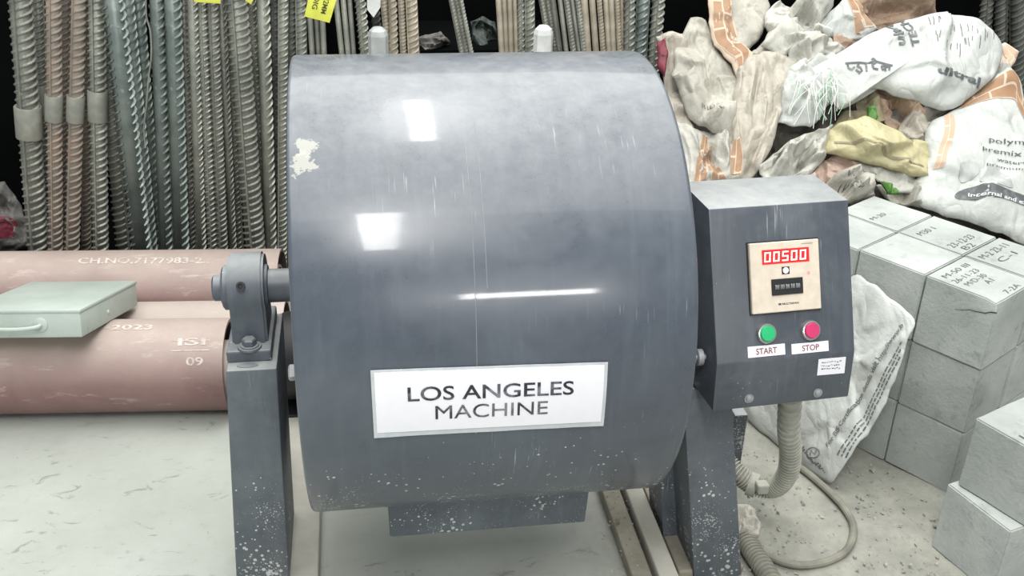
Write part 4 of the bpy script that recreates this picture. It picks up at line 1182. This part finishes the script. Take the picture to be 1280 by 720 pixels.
b = SK('left', 'cement_sack', 'dusty grey folded sack leaning closest to the drum', [(130, 62), (172, 85), (215, 140), (262, 215), (285, 270), (278, 350), (250, 462), (190, 450), (120, 400), (90, 330), (65, 260), (75, 180)], 0.0, M['s_grey'], 0.035, 0.022, 7, 7)
SCRIB = [('left', 150, 380, 70, 16)]
SK('low_left', 'cement_sack', 'wrinkled white sack low beside the drum with orange pleats', [(75, 430), (165, 462), (245, 475), (255, 560), (250, 640), (120, 650), (105, 560)], -0.015, M['s_pale'], 0.03, 0.02, 12, 8, stretch=(2.0, 0.5))
sk['low_left'].band('printed_band', [(158, 475), (140, 560), (128, 640)], [(176, 480), (176, 560), (168, 640)], M['brick'], n=24, mcol=5)
sk['low_left'].band('printed_band', [(178, 520), (180, 580), (182, 640)], [(185, 510), (200, 580), (232, 640)], M['brick'], n=24, mcol=5)
b = SK('mid', 'cement_sack', 'beige wrinkled sack hanging in vertical pleats at heap centre', [(300, 222), (360, 205), (440, 210), (480, 250), (428, 330), (415, 420), (395, 500), (350, 575), (310, 610), (245, 600), (240, 520), (265, 420), (275, 320), (285, 260)], 0.005, M['s_beige'], 0.04, 0.024, 9, 9, stretch=(1.8, 0.5), rot=0.25)
b.band('printed_band', [(262, 500), (250, 560), (245, 610)], [(282, 490), (296, 560), (290, 610)], M['brick'], n=24, mcol=5)
SK('up1', 'cement_sack', 'small rounded white sack fold at the top, left of the long fold', [(375, 95), (385, 45), (430, 8), (480, 15), (490, 60), (440, 110), (395, 130)], 0.0, M['s_pale'], 0.03, 0.025, 10, 10)
SK('up2', 'cement_sack', 'long white sack fold slanting down from the top', [(470, 25), (540, -25), (600, -15), (600, 30), (545, 110), (480, 165), (440, 195), (372, 160), (400, 110)], 0.01, M['s_pale'], 0.03, 0.03, 9, 11)
SK('up3', 'cement_sack', 'pale crumpled sack corner below the long white fold', [(450, 140), (500, 118), (560, 125), (585, 165), (560, 215), (520, 240), (470, 215)], 0.02, M['s_pale'], 0.025, 0.026, 10, 12)
SK('mid2', 'cement_sack', 'pale grey sack behind the frayed one, left of centre', [(330, 200), (380, 150), (450, 185), (540, 240), (520, 300), (440, 330), (420, 240)], -0.005, M['s_grey'], 0.025, 0.02, 9, 13)
b = SK('cone', 'cement_sack', 'white peaked sack with orange stripe near the top', [(555, 90), (600, 45), (660, 2), (695, 20), (725, 60), (755, 98), (715, 125), (650, 118), (600, 125)], 0.015, M['s_white'], 0.035, 0.022, 8, 14)
b.band('printed_band', [(648, 8), (668, 55), (690, 115)], [(694, 18), (722, 60), (752, 100)], M['brick'], n=24, mcol=6)
SK('under_cone', 'cement_sack', 'tan lined sack opening under the white peaked sack', [(590, 115), (660, 115), (710, 125), (690, 165), (640, 180), (600, 150)], 0.0, M['s_brown'], 0.02, 0.02, 12, 15)
SK('under_cone2', 'cement_sack', 'white sack flap running under the peaked sack', [(545, 95), (590, 110), (610, 150), (650, 180), (600, 210), (560, 190), (535, 150)], 0.01, M['s_pale'], 0.02, 0.025, 11, 16)
b = SK('fray', 'cement_sack', 'white frayed sack end with loose threads below big sack', [(428, 335), (470, 245), (520, 215), (600, 200), (650, 260), (645, 310), (600, 345), (575, 395), (540, 420), (430, 398)], 0.022, M['s_white'], 0.03, 0.03, 10, 17)
rs = random.Random(5)
for k in range(44):
    x0 = rs.uniform(490, 630); y0 = rs.uniform(230, 320)
    x1 = x0+rs.uniform(-60, 55); y1 = y0+rs.uniform(40, 140)
    pl = Plane(PILE_P+PILE_N*0.075, PILE_N)
    pp_ = [pl.uv(*b.px(x0, y0)), pl.uv(*b.px((x0+x1)/2+rs.uniform(-25, 25), (y0+y1)/2)), pl.uv(*b.px(x1, y1))]
    P3 = [pl.pt(q.x, q.y, (0.0, 0.012, -0.01)[i]+rs.uniform(-0.008, 0.008)) for i, q in enumerate(pp_)]
    bm = bmesh.new(); tube(bm, catmull(P3, 6), 0.0008, n=5)
    from_bm('loose_thread', bm, M['thread_g'] if k % 6 == 0 else M['thread'], b.obj, smooth=True)
b = SK('low_mid', 'cement_sack', 'off-white pleated sack just above the control box top', [(370, 570), (420, 520), (480, 478), (560, 450), (600, 445), (600, 500), (565, 560), (520, 610), (400, 625)], 0.022, M['s_pale'], 0.03, 0.026, 10, 18, stretch=(0.9, 1.9), rot=-0.6)
SK('brown1', 'cement_sack', 'brown striped sack fold directly under the big white sack', [(735, 305), (800, 320), (860, 345), (920, 385), (915, 430), (865, 452), (820, 430), (780, 385)], 0.0, M['s_brown'], 0.03, 0.03, 10, 19, stretch=(0.7, 2), rot=0.6)
SK('greyg', 'cement_sack', 'grey-green sack fold under the big white sack, left', [(690, 345), (740, 310), (775, 370), (790, 420), (750, 425), (715, 390)], 0.008, M['s_olive'], 0.02, 0.02, 10, 20)
SK('greyr', 'cement_sack', 'crumpled beige sack between the yellow and printed sacks', [(895, 350), (960, 360), (1010, 378), (960, 420), (940, 500), (900, 480), (850, 450)], 0.0, M['s_beige'], 0.03, 0.026, 11, 21)
SK('olive', 'cement_sack', 'dull olive sack lying behind the yellow sack', [(610, 450), (650, 390), (710, 380), (760, 420), (740, 455), (660, 480)], 0.004, M['s_olive'], 0.025, 0.022, 10, 22)
SK('greenbit', 'green_wrapper', 'small bright green plastic scrap above the yellow sack', [(728, 375), (750, 372), (768, 408), (755, 425), (735, 410)], 0.035, M['s_green'], 0.012, 0.012, 14, 23, cat='plastic scrap', group=None)
b = SK('yellow', 'cement_sack', 'khaki yellow sack with stitched seam in heap centre', [(600, 510), (615, 455), (660, 435), (720, 420), (790, 440), (850, 475), (935, 500), (938, 550), (920, 605), (870, 600), (780, 570), (690, 550), (610, 530)], 0.038, M['s_yellow'], 0.035, 0.014, 8, 24)
sy = [(608, 505), (660, 515), (740, 535), (820, 560), (915, 588)]
b.band('stitched_seam', [(x, y-4) for x, y in sy], [(x, y+4) for x, y in sy], M['s_olive'], n=40, mcol=2)
SK('pink', 'cement_sack', 'pinkish brown rounded sack behind the control box corner', [(530, 620), (570, 565), (620, 540), (690, 545), (700, 585), (650, 610), (610, 655), (560, 660)], 0.01, M['s_pink'], 0.035, 0.02, 10, 25)
b = SK('crump', 'cement_sack', 'grey crumpled sack with printing behind the control box corner', [(595, 640), (630, 600), (690, 592), (745, 625), (755, 670), (700, 690), (630, 690)], 0.03, M['s_grey'], 0.035, 0.03, 14, 26)
SCRIB += [('crump', 635, 648, 60, 16), ('crump', 640, 628, 64, 13)]
b = SK('flat', 'cement_sack', 'flat pale sack lying under the yellow sack', [(685, 560), (740, 568), (820, 585), (900, 605), (905, 665), (840, 660), (760, 615)], 0.02, M['s_pale'], 0.018, 0.012, 8, 27)
SK('flat2', 'cement_sack', 'grey sack flap beside the printed sack bottom edge', [(760, 640), (840, 645), (905, 665), (910, 720), (850, 710), (800, 680)], 0.015, M['s_grey'], 0.02, 0.02, 10, 28)
SK('greenbit2', 'green_wrapper', 'olive green plastic scrap just above the stacked concrete cubes', [(780, 640), (830, 650), (845, 670), (800, 672)], 0.04, M['s_green'], 0.010, 0.01, 14, 29, cat='plastic scrap', group=None)
# large white sack on top
b = SK('big', 'cement_sack', 'largest bright white sack with grey ultra lettering on top', [(525, 255), (590, 205), (660, 165), (760, 108), (880, 66), (1000, 52), (1090, 58), (1150, 95), (1195, 150), (1192, 215), (1160, 275), (1100, 325), (1020, 375), (940, 358), (840, 335), (745, 300), (690, 345), (640, 370), (600, 330)], 0.055, M['s_white'], 0.075, 0.016, 5, 30, smooth_n=6, grow=1.0, angular=False, ff=1.0)
b.text('ultra|', (945, 300), (1108, 322), 34, M['print'], bold=0.03)
b.text('ultra', (838, 195), (808, 80), 34, M['print'], bold=0.03)
b.text('TECH', (886, 200), (852, 78), 28, M['print'], bold=0.03)
# Devanagari brand strokes on the big sack
def strokes(s, base, segs, w, mat, name='printed_lettering'):
    bm = bmesh.new()
    for pl in segs:
        pts = [Vector(q) for q in pl]
        fine = []
        for a, c in zip(pts[:-1], pts[1:]):
            n = max(1, int((c-a).length/5))
            fine += [a.lerp(c, i/n) for i in range(n)]
        fine.append(pts[-1])
        prev = None
        for i, q in enumerate(fine):
            d = (fine[min(i+1, len(fine)-1)]-fine[max(i-1, 0)]).normalized(); nn = Vector((-d.y, d.x))*w*0.5
            A_ = s.drop(s.pl.uv(*s.px(*(q+nn)))); B_ = s.drop(s.pl.uv(*s.px(*(q-nn))))
            if A_ is None or B_ is None: prev = None; continue
            cur = (bm.verts.new(A_), bm.verts.new(B_))
            if prev: bm.faces.new((prev[0], cur[0], cur[1], prev[1]))
            prev = cur
    vs = [v.co.copy() for v in bm.verts]; bm.verts.index_update(); fs = [[v.index for v in f.verts] for f in bm.faces]; bm.free()
    if fs: make(name, vs, fs, mat, s.obj)
strokes(b, None, [[(640, 243), (690, 240), (745, 248), (795, 262)],                       # head line
    [(690, 240), (682, 252), (694, 256), (700, 266), (688, 274)], [(678, 262), (694, 272)],   # tta + ra
    [(712, 244), (714, 272)],                                                                 # aa
    [(742, 248), (728, 254), (732, 268), (748, 272)], [(738, 246), (726, 234)],                # tta + e
    [(770, 256), (772, 278)], [(770, 262), (758, 262), (762, 274), (771, 270)], [(771, 264), (786, 266), (784, 276)],
    [(648, 246), (652, 258), (664, 262), (674, 254)]], 6.5, M['print'])
rs = random.Random(11)
for (x0, y0, w, ln) in ((925, 85, 90, 4), (935, 150, 60, 3), (1000, 110, 80, 6), (1040, 160, 70, 6), (1095, 130, 60, 6), (985, 175, 80, 4)):
    segs = []
    for k in range(ln):
        x = x0+rs.uniform(-10, 10)+k*13; y = y0+rs.uniform(-8, 8)
        segs.append([(x, y), (x+rs.uniform(-3, 3), y+rs.uniform(15, w*0.6))])
    strokes(b, None, segs, 2.2, M['print'])
for key, x, y, w, h in SCRIB:     # smudged, unreadable print
    segs = []; q = x
    while q < x+w:
        yy = y+(q-x)*0.25
        segs.append([(q, yy), (q+rs.uniform(-3, 3), yy+h*rs.uniform(0.5, 1.0)), (q+rs.uniform(3, 8), yy+h*rs.uniform(0.6, 1.0))]); q += rs.uniform(8, 13)
    strokes(sk[key], None, segs, 2.6, M['print'])
# printed sack at right
b = SK('poly', 'cement_sack', 'white printed polymer premix sack with orange brick band, right edge', [(945, 430), (1040, 372), (1120, 310), (1185, 255), (1225, 238), (1262, 300), (1300, 420), (1330, 560), (1330, 830), (1200, 810), (1080, 772), (975, 738), (905, 695), (908, 610), (938, 560), (930, 490)], 0.035, M['s_white'], 0.06, 0.012, 5, 31, smooth_n=6, grow=1.0, angular=False, ff=1.0)
b.band('printed_band', [(1040, 376), (1100, 330), (1180, 275), (1225, 262), (1250, 320), (1290, 420)], [(1048, 384), (1105, 372), (1180, 362), (1225, 362), (1240, 395), (1262, 430)], M['brick'], n=60, mcol=8)
b.band('faded_band', [(985, 412), (975, 480), (960, 540), (945, 600)], [(1016, 404), (1012, 480), (990, 545), (975, 600)], M['brick_pale'], n=40, mcol=5)
b.text('polymer', (1130, 520), (1284, 550), 26, M['print_dark'], bold=0.0)
b.text('premix plaster', (1102, 552), (1382, 600), 24, M['print_dark'], bold=0.0)
b.text('waterwall', (1156, 582), (1294, 607), 14, M['print_dark'], bold=0.0)
b.text('premium plaster', (1118, 601), (1363, 644), 14, M['print_dark'], bold=0.0)
b.patch('printed_picture', [(1030, 592), (1080, 590), (1098, 612), (1075, 640), (1035, 650)], M['print_grey'])
b.patch('printed_picture', [(1130, 600), (1160, 610), (1195, 655), (1200, 680), (1130, 668), (1095, 650), (1115, 625)], M['print_grey'])
b.patch('printed_picture', [(1030, 680), (1100, 668), (1200, 690), (1300, 710), (1300, 740), (1180, 716), (1030, 708)], M['print'])
b.text('internal and external', (1062, 698), (1340, 742), 13, M['paper'], bold=0.02)
b = SK('corner', 'cement_sack', 'small faded orange sack corner beside the dark bars', [(1185, 165), (1205, 155), (1255, 180), (1240, 215), (1222, 245), (1190, 215)], 0.03, M['brick_pale'], 0.015, 0.008, 10, 33)
b.band('printed_band', [(1190, 168), (1222, 235)], [(1205, 160), (1250, 190)], M['brick_pale'], n=10, mcol=4)
SK('tail', 'cement_sack', 'pale sack shoulder between big white and printed sacks', [(1160, 290), (1190, 210), (1215, 225), (1260, 300), (1200, 300)], 0.02, M['s_pale'], 0.02, 0.012, 8, 34)

M['s_dkgrey'] = sack_mat('dim_plastic_film', (112, 110, 106), (80, 78, 76))
# white sack on the floor against the cubes
A_ = at(1036, 606, 2, 0.004); C_ = at(925, 520, 2, 0.004)
e2n = E2.normalized()
B_ = onp(1105, 372, O0-e2n*0.035, e2n)
nf = (C_-A_).cross(B_-A_).normalized()
if nf.dot(CAM-A_) < 0: nf = -nf
plf = Plane(A_, nf)
b = SK('floor', 'cement_sack', 'white printed sack on floor leaning against the concrete cubes', [(1060, 345), (1085, 352), (1112, 372), (1141, 399), (1134, 430), (1114, 485), (1086, 535), (1056, 582), (1036, 604), (1008, 586), (975, 560), (930, 515), (935, 470), (985, 420), (1030, 370)], 0, M['s_white'], 0.014, 0.008, 7, 35, plane=plf, zoom=False, group=None, smooth_n=6, grow=1.0, angular=False, ff=1.0)
b.text('For BIS Certification details visit http://www.b', (1042, 560), (1133, 408), 6.5, M['print'], bold=0.02)
for k, o_ in enumerate((8, 13, 18)):
    L0 = Vector((1044+o_*0.9, 566+o_*0.35)); L1 = Vector((1126+o_*0.55, 425+o_*0.3))
    rs = random.Random(k); t = 0.0; segs = []
    while t < 0.97:
        w = rs.uniform(0.015, 0.05); segs.append([tuple(L0.lerp(L1, t)), tuple(L0.lerp(L1, min(t+w, 1)))]); t += w+0.012
    strokes(b, None, segs, 1.6, M['print'])
rs = random.Random(3)
segs = []
for k in range(16):
    x = 1003+k*2.0+rs.uniform(-1, 1); y = 560+k*2.0
    segs.append([(x, y), (x+rs.uniform(1, 4), y+rs.uniform(-5, 5))])
strokes(b, None, segs, 1.6, M['print'])
circ = [(1020+9*math.cos(t*0.35)*1.0, 566+6.5*math.sin(t*0.35)) for t in range(0, 19)]
strokes(b, None, [circ, [(1016, 569), (1018, 563), (1022, 568), (1025, 562)]], 1.3, M['print'])

# torn wrap near the cable end
wp_ = Plane(Vector((at(932, 660, 2, 0.03))), Vector((0.1, -0.6, 0.8)))
Sack('torn_wrap', 'torn dusty brown wrap around the cable end beside right post', [(921, 632), (936, 636), (946, 655), (942, 672), (930, 682), (921, 680)], 0, M['s_grey'], 0.02, 0.014, 22, 36, plane=wp_, zoom=False, cat='wrap', group=None)
# items among the bars in the background
bp_ = Plane(at(15, 275, 1, 1.36), Vector((0.05, -0.85, 0.5)))
pk = Sack('plastic_bag', 'clear plastic bag with maroon cloth behind the leftmost bar', [(-25, 235), (5, 232), (20, 250), (35, 290), (34, 306), (0, 312), (-30, 305)], 0, M['s_dkgrey'], 0.05, 0.03, 12, 37, plane=bp_, zoom=False, cat='bag', group=None)
pk.patch('red_cloth', [(-10, 275), (18, 274), (22, 292), (12, 298), (-10, 300)], M['s_maroon'])
# shelf in the dark gap carrying a cloth bundle
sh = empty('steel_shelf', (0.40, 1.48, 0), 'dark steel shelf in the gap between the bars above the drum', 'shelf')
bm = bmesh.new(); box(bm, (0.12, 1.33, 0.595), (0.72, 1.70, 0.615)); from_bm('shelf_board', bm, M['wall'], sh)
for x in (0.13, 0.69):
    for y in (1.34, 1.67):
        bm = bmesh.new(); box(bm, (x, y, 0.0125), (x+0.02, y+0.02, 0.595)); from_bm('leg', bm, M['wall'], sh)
cpn = Plane(at(541, 58, 1, 1.40), Vector((0, -0.9, 0.4)))
Sack('cloth_bundle', 'grey crumpled cloth bundle in the dark gap above the drum', [(524, 50), (532, 43), (550, 43), (560, 52), (575, 62), (572, 72), (528, 72)], 0, M['s_dkgrey'], 0.04, 0.03, 16, 38, plane=cpn, zoom=False, cat='cloth', group=None)
cpn = Plane(at(606, 45, 1, 1.45), Vector((0, -0.9, 0.4)))
M['s_dkgreen'] = sack_mat('dark_green_sheet', (62, 74, 68), (34, 40, 38))
Sack('green_sheet', 'dark green crumpled sheet in the gap between thin rods', [(590, 30), (603, 24), (618, 30), (622, 60), (615, 72), (592, 70)], 0, M['s_dkgreen'], 0.03, 0.03, 14, 39, plane=cpn, zoom=False, cat='sheet', group=None)

# loose rubble on the floor (uncountable grit) and a few stones
bm = bmesh.new(); rs = random.Random(21)
def stone(bm, P, r):
    vs = []
    for k in range(8):
        d = Vector((rs.uniform(-1, 1), rs.uniform(-1, 1), rs.uniform(-0.6, 1))).normalized()
        vs.append(bm.verts.new(P+d*r*rs.uniform(0.7, 1.2)+Vector((0, 0, r*0.4))))
    bmesh.ops.convex_hull(bm, input=vs)
for k in range(420):
    px = rs.uniform(925, 1200); py = rs.uniform(565, 725)
    p = at(px, py, 2, 0.0)
    if (p-O0).dot(e2n) > -0.02 and p.y > -0.05: continue
    stone(bm, p, rs.choice((0.0015, 0.002, 0.002, 0.003, 0.0045)))
for k in range(60):
    p = at(rs.uniform(752, 800), rs.uniform(612, 720), 2, 0.028); stone(bm, p, rs.uniform(0.001, 0.003))
for v in list(bm.verts):
    if not v.link_faces: bm.verts.remove(v)
M['grit'] = mottled('grey_grit', (168, 166, 156), (128, 127, 120), 30, 0.9)
from_bm('floor_grit', bm, M['grit'], label='loose grey grit and crumbs scattered on the dusty floor', cat='grit', kind='stuff')
for k, (px, py, r, lab) in enumerate(((772, 652, 0.008, 'small pale stone chip beneath the right end of the drum'), (1090, 590, 0.008, 'flat pale stone chip on floor beside the white sack tip'), (1050, 692, 0.007, 'small stone chip touching the looped cable at lower right'))):
    bm = bmesh.new(); p = at(px, py, 2, 0.03 if k == 0 else 0.0); stone(bm, p, r)
    for v in list(bm.verts):
        if not v.link_faces: bm.verts.remove(v)
    from_bm('stone_chip', bm, M['grit'], label=lab, cat='stone')
